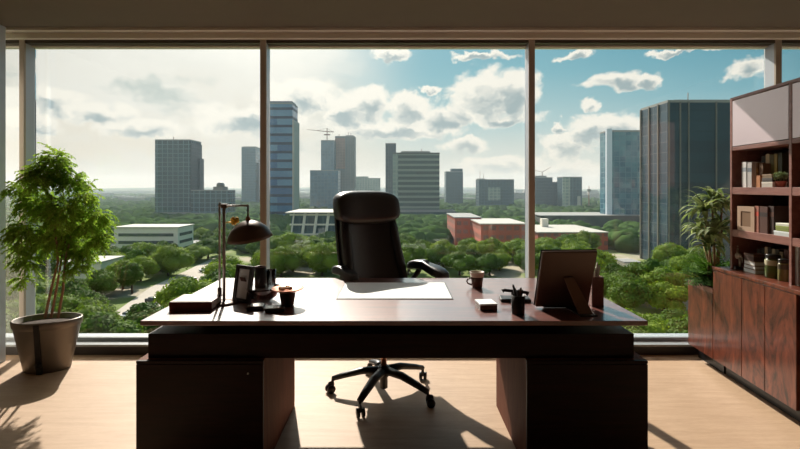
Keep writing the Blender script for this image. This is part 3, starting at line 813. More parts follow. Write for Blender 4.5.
for sgn in (-1, 1):      # stitched side bolsters
    pts = [(sgn * (0.235 - 0.04 * max(0, (z - .75) / .6)), lean(z) - 0.095, z) for z in [0.56 + 0.08 * k for k in range(8)]]
    MB().tube(pts, [0.02, 0.034, 0.038, 0.038, 0.038, 0.036, 0.034, 0.02], 12, xf=X).build('side_bolster', M['leather'], chair)
    mb = MB().tube([(sgn * 0.30, 0.17, 0.52), (sgn * 0.325, 0.14, 0.66), (sgn * 0.33, 0.06, 0.745)], [0.022, 0.022, 0.02], 10, xf=X)
    arm = mb.tube([(sgn * 0.30, 0.17, 0.53), (sgn * 0.24, 0.05, 0.47)], 0.02, 8, xf=X).build('armrest', M['black'], chair)
    def armf(p): return Vector((p.x, p.y, p.z - 0.35 * (p.y / 0.17) ** 2 * 0.06 + (0.012 if p.y > 0 else -0.01)))
    if sgn > 0: MB().pillow((0.335, -0.035, 0.785), (0.058, 0.235, 0.038), 0.5, 20, X, armf).build('arm_pad', M['leather'], arm)
    else: MB().pillow((-0.315, 0.09, 0.785), (0.05, 0.15, 0.034), 0.5, 20, X, armf).build('arm_pad', M['leather'], arm)
MB().pillow((0, -0.04, 0.47), (0.26, 0.245, 0.06), 0.4, 28, X).build('seat', M['leather'], chair)
MB().box(-0.1, 0.1, -0.30, 0.12, 0.365, 0.42, Matrix.Translation((0.02, 0.16, 0))).build('tilt_mechanism', M['black'], chair, 0.01)
MB().lathe([(0.019, 0.16), (0.019, 0.37)], 20).build('gas_lift', M['copper'], chair)
MB().lathe([(0.02, 0.035), (0.027, 0.04), (0.027, 0.11), (0.046, 0.13), (0.046, 0.175), (0.03, 0.19)], 24).build('hub', M['black'], chair)
for a in (177, 247, 325, 38, 107):
    a = radians(a); c, s = cos(a), sin(a)
    R = 0.35
    leg = MB().tube([(c * 0.03, s * 0.03, 0.158), (c * 0.15, s * 0.15, 0.150), (c * 0.28, s * 0.28, 0.115), (c * R, s * R, 0.092)],
                    [0.034, 0.031, 0.026, 0.021], 12, flat=0.75).build('base_leg', M['black'], chair)
    q = a + 0.7
    mt = Matrix.Translation((c * R, s * R, 0)) @ Matrix.Rotation(q, 4, 'Z')
    cb = MB().tube([(0, 0, 0.05), (0, 0, 0.092)], 0.009, 8, xf=mt)
    cb.pillow((0.012, 0, 0.052), (0.026, 0.007, 0.026), 0.7, 12, mt)
    cs = cb.build('castor', M['black'], leg)
    for sy in (-0.016, 0.016):
        MB().tube([(0.018, sy - 0.009, 0.0275), (0.018, sy + 0.009, 0.0275)], 0.0275, 18, xf=mt).build('castor_wheel', M['black'], leg)

# ================================================================== THINGS ON THE DESK
def dz(y): return 312.0 / (y - CY)        # distance of a point on the desktop from its picture row
def on(px, py): d = dz(py); return Vector((xat(px, d), d, TOP))
# book
p = on(189.5, 311.5)
bk = thing('leather_book', 'thick oxblood leather book lying flat on the left of the desk', 'book', (p.x + 0.0, p.y + 0.095, TOP), 0.03)
MB().box(-0.11, 0.11, -0.09, 0.09, 0, 0.005).box(-0.11, 0.11, -0.09, 0.09, 0.044, 0.049).box(-0.11, 0.11, -0.092, -0.086, 0, 0.049).build('cover', M['bookred'], bk, 0.0015)
MB().box(-0.103, 0.103, -0.086, 0.083, 0.005, 0.044).build('pages', M['paper'], bk)
MB().box(-0.095, 0.095, -0.075, 0.078, 0.049, 0.0505).build('cover_sheen', M['paper'], bk)  # white layer painting the sky reflection on the book's top cover
# lamp
p = on(223.5, 303.5)
lp = thing('desk_lamp', 'tall slim desk lamp with dark domed shade on the left of the desk', 'lamp', p)
MB().lathe([(0.075, 0), (0.078, 0.004), (0.07, 0.012), (0.012, 0.016)], 32).build('base', M['darkmetal'], lp)
k = p.y / F
ztop = zat(206, p.y) - TOP
MB().tube([(0.003, 0, 0.01), (0.003, 0, ztop)], 0.0085, 12).build('pole', M['chrome'], lp)
q = MB().tube([(-0.026, 0.012, 0.012), (-0.026, 0.012, ztop + 0.02)], 0.006, 12).build('pole', M['chrome'], lp)
MB().tube([(-0.026, 0.012, 0.035), (-0.026, 0.012, 0.085)], 0.012, 12).build('clamp', M['darkmetal'], q)
sx = 24.5 * k
MB().tube([(-0.03, 0.008, ztop), (0.003, 0, ztop), (sx, 0, ztop + 0.003)], 0.0055, 10).build('arm', M['chrome'], lp)
MB().box(-0.012, 0.02, -0.012, 0.02, ztop - 0.012, ztop + 0.012).build('joint', M['darkmetal'], lp, 0.003)
st = MB().tube([(sx, 0, ztop + 0.008), (sx, 0, ztop - 0.075)], 0.005, 10).build('stem', M['darkmetal'], lp)
MB().lathe([(0.011, -0.085), (0.014, -0.07), (0.006, -0.055)], 14, (sx, 0, ztop)).build('knuckle', M['copper'], st)
prof = [(0.006, 0.082), (0.035, 0.078), (0.068, 0.062), (0.098, 0.036), (0.118, 0.0), (0.124, -0.02), (0.120, -0.02), (0.113, 0.0), (0.094, 0.032), (0.065, 0.057), (0.034, 0.072), (0.006, 0.076)]
XS = Matrix.Translation((sx + 0.008, 0, ztop - 0.162)) @ Matrix.Rotation(radians(-7), 4, 'Y') @ Matrix.Rotation(radians(8), 4, 'X')
MB().lathe(prof, 40, xf=XS).build('lamp_shade', M['darkmetal'], lp)
MB().lathe([(0.004, 0.05), (0.02, 0.045), (0.028, 0.02), (0.02, 0.0), (0.004, -0.006)], 16, xf=XS).build('bulb', M['paper'], lp)
# yellow blossom ornament beside the shade
mb = MB(); random.seed(3)
for i in range(14):
    a = random.uniform(0, 2 * pi); e = random.uniform(-1, 1)
    mb.pillow((cos(a) * cos(e) * 0.014, sin(a) * cos(e) * 0.012, sin(e) * 0.016), (0.012, 0.010, 0.012), 0.9, 8, Matrix.Translation((9.5 * k + 0.003, 0.02, zat(221, p.y) - TOP)))
fl = mb.build('ornament', M['brass'], lp); fl['label'] = 'knobbly yellow ornament'
MB().tube([(0.003, 0.0, zat(223, p.y) - TOP), (9.5 * k, 0.02, zat(222, p.y) - TOP)], 0.003, 8).build('ornament_stem', M['brass'], lp)

# photo frame
p = on(240, 303)
pf = thing('photo_frame', 'dark photo frame standing aslant below the lamp shade', 'photo frame', p + Vector((0, 0.02, 0)), radians(-32))
XF = Matrix.Rotation(radians(-9), 4, 'X')
W_, H_ = 0.12, 0.205
MB().box(-0.008 - W_ / 2, -W_ / 2 + 0.014, -0.009, 0.009, 0, H_, XF).box(W_ / 2 - 0.014, W_ / 2 + 0.008, -0.009, 0.009, 0, H_, XF)\
    .box(-W_ / 2 + 0.014, W_ / 2 - 0.014, -0.009, 0.009, 0, 0.02, XF).box(-W_ / 2 + 0.014, W_ / 2 - 0.014, -0.009, 0.009, H_ - 0.02, H_, XF).build('frame', M['black'], pf)
MB().box(-W_ / 2 + 0.014, W_ / 2 - 0.014, -0.001, 0.004, 0.02, H_ - 0.02, XF).build('photo', M['paper'], pf)
MB().add([(-.02, .004, .14), (.02, .004, .14), (.03, .075, .0), (-.03, .075, .0), (-.02, .008, .14), (.02, .008, .14), (.03, .08, .0), (-.03, .08, .0)],
         [(0, 1, 2, 3), (7, 6, 5, 4), (0, 4, 5, 1), (1, 5, 6, 2), (2, 6, 7, 3), (3, 7, 4, 0)]).build('easel', M['black'], pf)
# black cup and tumbler behind
p = on(260.5, 287)
cu = thing('pen_cup', 'plain black straight sided cup behind the photo frame', 'cup', p)
MB().lathe([(0.034, 0), (0.036, 0.002), (0.037, 0.13), (0.034, 0.13), (0.033, 0.006)], 28).build('cup_wall', M['black'], cu)
MB().lathe([(0.0335, 0.1295), (0.035, 0.1325), (0.037, 0.1335), (0.038, 0.1295)], 28).build('rim', M['darkmetal'], cu)
p = on(271, 285.5)
tag(MB().lathe([(0.027, 0), (0.03, 0.003), (0.033, 0.105), (0.031, 0.105), (0.028, 0.008), (0.001, 0.006)], 28, p).build('glass_tumbler', M['clear']),
    'clear glass tumbler standing right of the plain black cup', 'tumbler')
# glass bowl and plate
p = on(263, 301)
tag(MB().lathe([(0.035, 0), (0.04, 0.003), (0.078, 0.03), (0.095, 0.075), (0.098, 0.082), (0.094, 0.082), (0.09, 0.07), (0.073, 0.032), (0.038, 0.008), (0.001, 0.007)], 40, p).build('glass_bowl', M['clear']),
    'wide clear glass bowl in front of the photo frame', 'bowl')
# dark footed dish with wide rim
p = on(287.5, 305.5)
ds = thing('footed_dish', 'black round pot carrying a wide tan dish, right of the glass bowl', 'dish', p)
MB().lathe([(0.032, 0), (0.034, 0.004), (0.044, 0.07), (0.046, 0.078), (0.038, 0.08)], 32).build('foot', M['black'], ds)
MB().lathe([(0.04, 0.078), (0.06, 0.08), (0.086, 0.092), (0.088, 0.096), (0.08, 0.094), (0.05, 0.086), (0.001, 0.085)], 40).build('tray', M['copper'], ds)
mb = MB(); random.seed(8)
for i in range(16):
    a = random.uniform(0, 2 * pi); rr = random.uniform(0, 0.045)
    mb.pillow((cos(a) * rr - 0.01, sin(a) * rr, 0.094), (0.012, 0.008, 0.007), 0.8, 8)
o = mb.build('nuts', plain('tan nuts', S(196, 150, 104), 0.5), ds); o['kind'] = 'stuff'
# two little cases
for px, py, w, lab, rz in ((254, 311, 0.088, 'small dark flat case with pale lid, the left of the pair', 0.12), (273, 313, 0.10, 'small dark flat case with pale lid, the right of the pair', 0.22)):
    p = on(px, py)
    cs = thing('card_case', lab + ' before the glass bowl', 'case', (p.x, p.y + 0.035, TOP), rz, 'pair of small cases')
    MB().box(-w / 2, w / 2, -0.035, 0.035, 0, 0.020).build('box', M['black'], cs, 0.006)
    MB().box(-w / 2 + 0.003, w / 2 - 0.003, -0.032, 0.032, 0.020, 0.0245).build('lid', plain('pale steel lid', S(196, 192, 186), 0.22, 0.95), cs, 0.002)
# sheet of paper lying on the desk
# blotter
p0, p1 = on(336, 299.5), on(453.5, 299.5)
cxp = (p0.x + p1.x) / 2; wp = (p1.x - p0.x) / 2; yb = 3.25
bl = thing('desk_pad', 'large white desk pad with dark rim in front of the chair', 'desk pad', (cxp, (p0.y + yb) / 2, TOP))
hy = (yb - p0.y) / 2
MB().box(-wp, wp, -hy, hy, 0, 0.003).build('backing', M['black'], bl, 0.001)
MB().box(-wp + 0.008, wp - 0.008, -hy + 0.008, hy - 0.008, 0.003, 0.005).build('sheet', M['paper'], bl)
# mug
p = on(477, 287.5)
mg = thing('mug', 'small dark mug with pale rim on the back right of the desk', 'mug', p)
MB().lathe([(0.028, 0), (0.034, 0.004), (0.036, 0.04), (0.041, 0.072), (0.038, 0.072), (0.033, 0.04), (0.001, 0.01)], 32).build('body', M['darkmetal'], mg)
MB().lathe([(0.0415, 0.07), (0.046, 0.098), (0.0475, 0.102), (0.044, 0.102), (0.038, 0.072)], 32).build('pale_rim', plain('cream glaze', S(200, 186, 168), 0.3), mg)
MB().tube([(-0.037, 0, 0.062), (-0.06, 0, 0.055), (-0.066, 0, 0.04), (-0.058, 0, 0.025), (-0.035, 0, 0.02)], 0.005, 8).build('handle', M['darkmetal'], mg)
# white box
p = on(488, 311)
wb = thing('note_box', 'small white topped note box left of the black pen pot', 'box', (p.x, p.y + 0.06, TOP), 0.10)
MB().box(-0.046, 0.046, -0.055, 0.055, 0, 0.026).build('base', M['darkmetal'], wb, 0.003)
MB().box(-0.047, 0.047, -0.056, 0.056, 0.026, 0.036).build('lid', M['paper'], wb, 0.002)
# flat phone behind pen pot
p = on(512, 303)
ph = thing('desk_phone', 'flat dark telephone half behind the black pen pot', 'telephone', (p.x + 0.03, p.y + 0.06, TOP), -0.1)
MB().box(-0.085, 0.085, -0.05, 0.05, 0, 0.018).build('base', M['black'], ph, 0.005)
MB().tube([(-0.07, 0.0, 0.052), (-0.06, 0, 0.058), (0.06, 0, 0.048), (0.075, 0, 0.04)], [0.013, 0.009, 0.009, 0.014], 10).tube([(0.0, 0, 0.018), (0.0, 0, 0.05)], 0.02, 12).build('handset', M['black'], ph)
# pen pot
def pen_pot(name, label, loc, r_, h, mat, pens, square=False, rz=0):
    t_ = thing(name, label, 'pen holder', loc, rz)
    if square:
        b = MB().box(-r_, r_, -r_, -r_ + 0.005, 0, h).box(-r_, r_, r_ - 0.005, r_, 0, h).box(-r_, -r_ + 0.005, -r_, r_, 0, h).box(r_ - 0.005, r_, -r_, r_, 0, h).box(-r_, r_, -r_, r_, 0, 0.006)
        for i in range(7):
            xx = -r_ + 2 * r_ * (i + 0.5) / 7
            b.box(xx - 0.0025, xx + 0.0025, -r_ - 0.002, -r_, 0.006, h - 0.004)
        b.build('box_wall', mat, t_)
    else:
        MB().lathe([(r_ * 0.9, 0), (r_ * 0.92, 0.003), (r_, h), (r_ * 0.94, h), (r_ * 0.86, 0.006)], 28).build('pot_wall', mat, t_)
    for i, (dx_, dy_, l, m_) in enumerate(pens):
        a = Vector((-dx_ * 0.35, -dy_ * 0.35, 0.01)); b_ = Vector((dx_ * 1.3, dy_ * 1.3, l)); dd = b_ - a
        pn = MB().tube([a, a + dd * 0.93, b_], [0.006, 0.006, 0.002], 8).build('pen', m_, t_)
    return t_
p = on(518, 313.5)
red = plain('red pencil', S(150, 40, 30), 0.4); wpen = plain('white pencil', S(214, 208, 196), 0.5)
pen_pot('pen_pot', 'round black pen pot with dark pens left of the monitor', p, 0.036, 0.095, M['black'],
        [(-0.02, 0.0, 0.15, M['black']), (-0.01, 0.01, 0.13, M['black']), (0.012, 0, 0.135, M['darkmetal']), (0.02, 0.01, 0.12, M['black']), (0.0, -0.012, 0.128, M['black'])])
p = on(596.5, 306.5)
pen_pot('pen_box', 'tall brown slatted pencil box right of the monitor', (p.x + 0.004, p.y + 0.03, TOP), 0.033, 0.160, M['cab_frame'],
        [(-0.016, 0, 0.215, wpen), (-0.006, 0.01, 0.225, wpen), (0.004, 0, 0.21, wpen), (0.013, 0.006, 0.235, wpen), (0.018, -0.004, 0.22, wpen)], True, 0.06)
# monitor seen from behind, leaning on its leg
pb = on(561, 307.5)
Hm = 0.338; lean_a = math.atan2(0.11, 0.32)
mo = thing('monitor', 'black desktop monitor seen from behind, leaning on a single broad leg', 'monitor', (pb.x, pb.y, TOP), radians(4))
XM = Matrix.Rotation(lean_a, 4, 'X')
MB().box(-0.146, 0.146, -0.010, 0.010, 0.012, Hm, XM).build('housing', M['darkmetal'], mo, 0.006)
MB().box(-0.149, 0.149, 0.010, 0.014, 0.010, Hm + 0.003, XM).build('bezel', M['black'], mo, 0.002)
MB().box(-0.14, 0.14, 0.014, 0.0155, 0.026, Hm - 0.012, XM).build('screen', plain('dark screen glass', S(16, 18, 22), 0.1), mo)
ls = XM @ Vector((0.008, -0.010, 0.19)); fe = Vector((0.066, -0.150, 0.0))
lv = []
for pt, w in ((ls, 0.026), (fe, 0.038)):
    for dx_, dyy in ((-w, 0), (w, 0), (w, -0.012), (-w, -0.012)): lv.append((pt.x + dx_, pt.y + dyy, pt.z))
MB().add(lv, [(0, 1, 5, 4), (1, 2, 6, 5), (2, 3, 7, 6), (3, 0, 4, 7), (3, 2, 1, 0), (4, 5, 6, 7)]).build('support_leg', plain('brown painted metal', S(140, 108, 90), 0.35, 0.1), mo, 0.002)
MB().box(fe.x - 0.045, fe.x + 0.045, -0.19, -0.0, 0.0, 0.006).build('foot_plate', M['black'], mo, 0.002)
MB().tube([(-0.1, -0.0, 0.014), (0.1, -0.0, 0.014)], 0.0135, 10).build('hinge_bar', M['black'], mo)

# ================================================================== POTTED TREE
pc = Vector((xat(47.5, 3.70), 3.70, 0))
pt_ = thing('potted_tree', 'bushy fine leaved indoor tree in an oval bronze planter by the window', 'potted plant', pc, radians(12))
a_, b2 = 0.235, 0.165
prof = [(0.66, 0.0), (0.68, 0.01), (0.96, 0.33), (0.965, 0.335), (1.0, 0.34), (1.02, 0.385), (0.99, 0.392), (0.95, 0.39), (0.92, 0.34)]
MB().lathe([(r * a_, z) for r, z in prof], 48, sx=1, sy=b2 / a_).build('planter_pot', M['pot'], pt_)
MB().lathe([(0.93 * a_, 0.335), (0.9 * a_, 0.352), (0.001, 0.36)], 40, sx=1, sy=b2 / a_).build('soil', M['soil'], pt_)
MB().add([(-.018, -.168 * 1.0 - .004, .38), (.018, -.168 - .004, .38), (.018, -.124, .0), (-.018, -.124, .0), (-.018, -.15, .38), (.018, -.15, .38), (.018, -.10, .0), (-.018, -.10, .0)],
         [(0, 1, 2, 3), (7, 6, 5, 4), (0, 4, 5, 1), (1, 5, 6, 2), (2, 6, 7, 3), (3, 7, 4, 0)], xf=Matrix.Translation((0, -0.004, 0))).build('strap', M['black'], pt_)
MB().lathe([(0.022, 0), (0.022, 0.03), (0.006, 0.035)], 16, (0.0, -0.14, 0.055)).build('strap_buckle', M['black'], pt_)
ri = Matrix.Rotation(-radians(12), 4, 'Z')
def TP(px, py, dy_=0.0):           # point in the plant's frame
    q = at(px + 1, py, 3.70 + dy_) - pc
    return ri @ q
random.seed(4)
stems = [[(44, 318), (50, 290), (57, 262), (54, 225), (50, 195)], [(57, 318), (62, 290), (64, 262), (70, 235), (84, 220)],
         [(50, 318), (55, 292), (60, 262), (66, 230), (62, 190)]]
for i, s in enumerate(stems):
    pts = [TP(px, py, (i - 1.5) * 0.02 + j * 0.012 * (i - 1.5)) for j, (px, py) in enumerate(s)]
    MB().tube(pts, [0.010, 0.009, 0.008, 0.006, 0.003], 8).build('stem', M['bark'], pt_)
blobs = [(52, 170, 24, 0.0), (72, 182, 18, 0.05), (38, 178, 20, -0.08), (54, 158, 13, 0.05), (36, 205, 26, 0.05), (25, 232, 20, -0.03), (64, 212, 26, -0.08), (90, 226, 19, 0.0), (97, 240, 13, 0.03),
         (78, 250, 22, 0.06), (46, 240, 24, 0.1), (60, 232, 24, 0.0), (26, 262, 13, 0.0), (20, 190, 14, 0.05), (98, 215, 11, -0.05), (75, 268, 11, 0.02), (86, 195, 11, -0.06), (18, 248, 10, -0.04), (22, 280, 7, 0)]
mb = MB(); vs = []; fs = []; tw = MB()
tot = sum(b[2] ** 2 for b in blobs)
for px, py, r, dyy in blobs:
    c = TP(px, py, dyy); R = r * 0.9 * 3.70 / F
    ntw = int(1700 * r * r / tot) + 5
    for k in range(ntw):
        d = Vector((random.gauss(0, 1), random.gauss(0, 1), random.gauss(0.1, 1))).normalized()
        st_ = c + d * R * random.uniform(0.1, 0.62)
        # drooping twig with leaves in two rows
        out_ = Vector((d.x, d.y, d.z * 0.5 + 0.12)).normalized(); L = random.uniform(0.05, 0.115); pp = st_.copy()
        tp = [tuple(pp)]
        for j in range(11):
            out_ = (out_ + Vector((0, 0, -0.11))).normalized(); pp = pp + out_ * (L / 11); tp.append(tuple(pp))
            for sd_ in (-1, 1):
                sdv = out_.cross(Vector((0, 0, 1)));
                if sdv.length < .05: sdv = Vector((1, 0, 0))
                sdv.normalize()
                ld = (out_ * 0.8 + sdv * sd_ * 0.9 + Vector((random.gauss(0, .35), random.gauss(0, .35), -0.30 + random.gauss(0, .3)))).normalized()
                w = ld.cross(Vector((random.gauss(0, 1), random.gauss(0, 1), random.gauss(0, 1)))).normalized()
                ll = random.uniform(0.018, 0.031); ww = ll * 0.19
                i = len(vs)
                vs += [pp, pp + ld * ll * 0.45 + w * ww, pp + ld * ll + Vector((0, 0, -0.003)), pp + ld * ll * 0.45 - w * ww]; fs.append((i, i + 1, i + 2, i + 3))
        tw.tube(tp[::5], 0.0012, 3, False)
mb.add(vs, fs).build('foliage', M['ficus'], pt_)
tw.build('twigs', M['bark'], pt_)
print('FICUS', len(fs))

# ================================================================== CABINETS ON THE RIGHT
# front line of the low cabinets: x = 2.069 + 0.0833 d
ANG = math.atan(0.0833)
def cab_frame(d, off=0.0): return Vector((2.069 + 0.0833 * d, d, 0))
# local frame: +X into the cabinet (away from room), -Y towards the camera. rotate so that local Y follows the front line
rzc = -ANG
def clen(d0_, d1_): return (d0_ - d1_) / cos(ANG)
# low planter box at the far end
LZ0, LZ1 = 0.11, 0.805
far, mid = 3.955, 3.60
pl = thing('planter_box', 'low walnut planter box at the window end of the cabinets', 'planter', cab_frame(far), rzc)
L1 = clen(far, mid) - 0.004
MB().box(0, 0.5, -L1, 0, LZ0, 0.60).build('box_body', M['cab'], pl, 0.002)
MB().box(0, 0.5, -L1, -L1 + 0.02, 0.60, 0.635).box(0, 0.5, -0.02, 0, 0.60, 0.635).box(0, 0.02, -L1 + 0.02, -0.02, 0.60, 0.635).box(0.48, 0.5, -L1 + 0.02, -0.02, 0.60, 0.635).build('rim', M['cab_frame'], pl, 0.001)
MB().box(0.02, 0.48, -L1 + 0.02, -0.02, 0.60, 0.618).build('soil', M['soil'], pl)
MB().box(0.08, 0.48, -L1, 0, 0, LZ0).build('plinth', M['black'], pl)
# main low cabinet
near = 1.9
cb = thing('low_cabinet', 'long walnut low cabinet with figured doors on a recessed black plinth', 'cabinet', cab_frame(mid), rzc)
L2 = clen(mid, near)
MB().box(0.02, 0.55, -L2, 0, LZ0, LZ1 - 0.022).build('carcass', M['cab_in'], cb)
MB().box(-0.004, 0.56, -L2, 0.002, LZ1 - 0.022, LZ1).build('countertop', M['cab'], cb, 0.002)
MB().box(0.09, 0.5, -L2, 0, 0, LZ0).build('plinth', M['black'], cb)
ds_ = [3.60, 3.26, 3.03, 2.762]
for i in range(3):
    y0 = -clen(mid, ds_[i]) ; y1 = -clen(mid, ds_[i + 1])
    MB().box(0, 0.02, y1 + 0.0025, y0 - 0.0025, LZ0, LZ1 - 0.026).build('door', M['cab'], cb, 0.0015)
for a, b_ in ((2.70, 2.40), (2.398, 2.1)):
    MB().box(0.004, 0.02, -clen(mid, b_), -clen(mid, a), LZ0, LZ1 - 0.026).build('door', M['cab_in'], cb, 0.0015)
# shelving tower
tf = 3.52; W0 = 0.08
sh = thing('shelving_unit', 'tall walnut shelving unit with upper doors painted with sky sheen standing on the low cabinet', 'shelves', (2.149 + 0.0833 * tf, tf, LZ1), rzc)
ZT = 2.05 - LZ1; DP = 0.30; Lt = clen(tf, 1.95)
SA, SB = 1.398 - LZ1, 1.092 - LZ1
UD = 1.69 - LZ1
pd = clen(tf, 2.92)            # divider place
MB().box(0, DP, -0.022, 0, 0, ZT).build('side_panel', M['cab_frame'], sh, 0.001)
MB().box(0, DP, -pd - 0.011, -pd + 0.011, 0, ZT - 0.02).build('divider', M['cab_frame'], sh, 0.001)
MB().box(0, DP, -Lt, -0.022, ZT - 0.02, ZT).build('top_panel', M['cab_frame'], sh, 0.001)
MB().box(0, DP, -Lt, -Lt + 0.022, 0, ZT - 0.02).build('side_panel', M['cab_frame'], sh, 0.001)
MB().box(DP - 0.012, DP, -Lt + 0.022, -0.022, 0, ZT - 0.02).build('back_panel', M['cab_in'], sh)
for (z0, th_) in ((SA, 0.05), (SB, 0.05), (UD, 0.026)):
    for (ya, yb_) in ((-pd + 0.011, -0.022), (-Lt + 0.022, -pd - 0.011)):
        MB().box(0.002, DP - 0.012, ya, yb_, z0 - th_, z0).build('shelf', M['cab_frame'], sh, 0.001)
for (ya, yb_) in ((-pd + 0.016, -0.027), (-Lt + 0.027, -pd - 0.016)):
    MB().box(0.001, 0.02, ya, yb_, UD + 0.005, ZT - 0.026).build('door', M['lacquer'], sh, 0.001)

R_tower = Matrix.Translation((2.149 + 0.0833 * tf, tf, 0)) @ Matrix.Rotation(rzc, 4, 'Z')
def shelf_pos(px, w):               # place at depth w behind the shelf front, seen at column px
    s = (px - CX) / F; x_off = 2.149 + w
    d = x_off / (s - 0.0833)
    return Vector((2.149 + 0.0833 * d + w, d, 0)), d
def shelf_thing(name, label, cat, px, w, z, group=None, rz=0.0):
    p_, d = shelf_pos(px, w); p_.z = z
    return thing(name, label, cat, p_, rzc + rz, group), d
_mats = {}
def mc(c, rough=0.6):
    if c not in _mats: _mats[c] = plain('colour %d %d %d' % c, S(*c), rough, 0, 0.12, 20)
    return _mats[c]
def book(label, px, z, pyt, wpx, c, w=0.03, depth=0.17, group=None, name='book', band=None):
    """upright book, spine to the room"""
    t_, d = shelf_thing(name, label, 'book', px, w, z, group)
    # width on the shelf from picture width
    s0 = (px - wpx / 2 - CX) / F; s1 = (px + wpx / 2 - CX) / F
    th_ = ((2.149 + w) / (s0 - .0833) - (2.149 + w) / (s1 - .0833)) * 0.97
    hgt = zat(pyt, d) - z
    MB().box(0, depth, -th_ / 2, -th_ / 2 + 0.002, 0, hgt).box(0, depth, th_ / 2 - 0.002, th_ / 2, 0, hgt).box(0, 0.003, -th_ / 2, th_ / 2, 0, hgt).build('cover', mc(c), t_)
    MB().box(0.003, depth - 0.004, -th_ / 2 + 0.002, th_ / 2 - 0.002, 0.003, hgt - 0.004).build('pages', M['paper'], t_)
    if band: 
        MB().box(-0.0006, 0.0, -th_ / 2 + 0.0005, th_ / 2 - 0.0005, hgt * 0.62, hgt * 0.78).build('spine_band', mc(band), t_)
    return t_
# --- top shelf
ZA = 1.398
book('white upright book, leftmost on the top shelf', 744, ZA, 162, 4.5, (214, 214, 212), band=(150, 160, 170))
book('pale grey upright book second on the top shelf', 749.5, ZA, 162.5, 4.5, (180, 178, 176), band=(110, 120, 130))
book('light brown book third on the top shelf', 755.5, ZA, 163, 5, (128, 98, 70), w=0.06, band=(172, 140, 90))
book('tan book fourth on the top shelf, behind the orange booklet', 761, ZA, 163.5, 4, (108, 82, 60), w=0.06)
book('small orange tan booklet at the front of the top shelf', 758.2, ZA, 175.5, 4, (178, 118, 74), w=0.015, depth=0.03)
book('tall dark green book before the cream one on the top shelf', 763.5, ZA, 156, 4, (38, 46, 38), w=0.11, depth=0.13)
book('tall cream book in the middle of the top shelf', 767.5, ZA, 154, 4, (196, 178, 138), w=0.11, depth=0.13)
book('tall olive book right of the cream one on the top shelf', 771.8, ZA, 155, 4.2, (92, 88, 46), w=0.11, depth=0.13)
book('tall yellow spined book on the top shelf above the small plant', 775.6, ZA, 154, 3, (148, 128, 60), w=0.11, depth=0.13)
book('tall dark olive book, rightmost on the top shelf', 780, ZA, 153, 4.5, (54, 58, 40), w=0.11, depth=0.13)
# stacked box pair
def flat_stack(label, cat, px, wlen, z, items, w=0.02, dep=0.12, name='box'):
    z0 = z
    for (h, c, lab, k) in items:
        t_, d = shelf_thing(name, lab, cat, px, w, z0)
        hw_ = wlen * k / 2
        if name == 'book':
            MB().box(0, dep, -hw_, hw_, 0, 0.003).box(0, dep, -hw_, hw_, h - 0.003, h).box(dep - 0.003, dep, -hw_, hw_, 0, h).build('cover', mc(c), t_)
            MB().box(0.003, dep - 0.003, -hw_ + 0.002, hw_ - 0.002, 0.003, h - 0.003).build('pages', M['paper'], t_)
        else:
            MB().box(0, dep, -hw_, hw_, 0, h * 0.7).build('body', mc(c), t_, 0.002)
            MB().box(-0.001, dep + 0.001, -hw_ - 0.001, hw_ + 0.001, h * 0.7, h).build('lid', mc(tuple(min(255, int(v * 1.15)) for v in c)), t_, 0.002)
        z0 += h
    return z0
flat_stack('', 'box', 767, 0.105, ZA, [(0.035, (188, 182, 172), 'white flat box under the dark boxes on the top shelf', 1.0), (0.026, (52, 44, 38), 'dark flat box in the middle of the small top shelf stack', 0.95), (0.024, (120, 98, 70), 'brown flat box topmost of the small top shelf stack', 0.85)], w=0.012, dep=0.09)
# small potted plant
def small_leaves(root, n, R, zc, size, mat, name='foliage', seed=1, flatz=0.7, zmin=-1e9):
    random.seed(seed); vs = []; fs = []
    for k in range(n):
        d = Vector((random.gauss(0, 1), random.gauss(0, 1), random.gauss(0.3, 1))).normalized()
        p_ = Vector((d.x * R, d.y * R, zc + d.z * R * flatz)) * 1.0
        p_ = Vector((0, 0, zc)) + (p_ - Vector((0, 0, zc))) * random.uniform(0.35, 1.0)
        p_.z = max(p_.z, zmin)
        n_ = (d + Vector((random.gauss(0, .6), random.gauss(0, .6), random.gauss(0.3, .6)))).normalized()
        a = n_.orthogonal().normalized(); a = Matrix.Rotation(random.uniform(0, 2 * pi), 3, n_) @ a; b_ = n_.cross(a)
        s = size * random.uniform(0.6, 1.2); i = len(vs)
        vs += [p_ - a * s, p_ + b_ * s * 0.5 + n_ * s * .1, p_ + a * s, p_ - b_ * s * 0.5 + n_ * s * .1]; fs.append((i, i + 1, i + 2, i + 3))
    return MB().add(vs, fs).build(name, mat, root)
t_, d = shelf_thing('potted_plant', 'small green plant in a terracotta pot on the top shelf', 'potted plant', 780.5, 0.055, ZA)
MB().lathe([(0.022, 0), (0.03, 0.035), (0.033, 0.04), (0.029, 0.04), (0.027, 0.034)], 20).build('plant_pot', mc((168, 100, 82)), t_)
MB().lathe([(0.027, 0.033), (0.001, 0.035)], 16).build('soil', M['soil'], t_)
small_leaves(t_, 260, 0.044, 0.07, 0.012, M['drac'], seed=6, zmin=0.041)
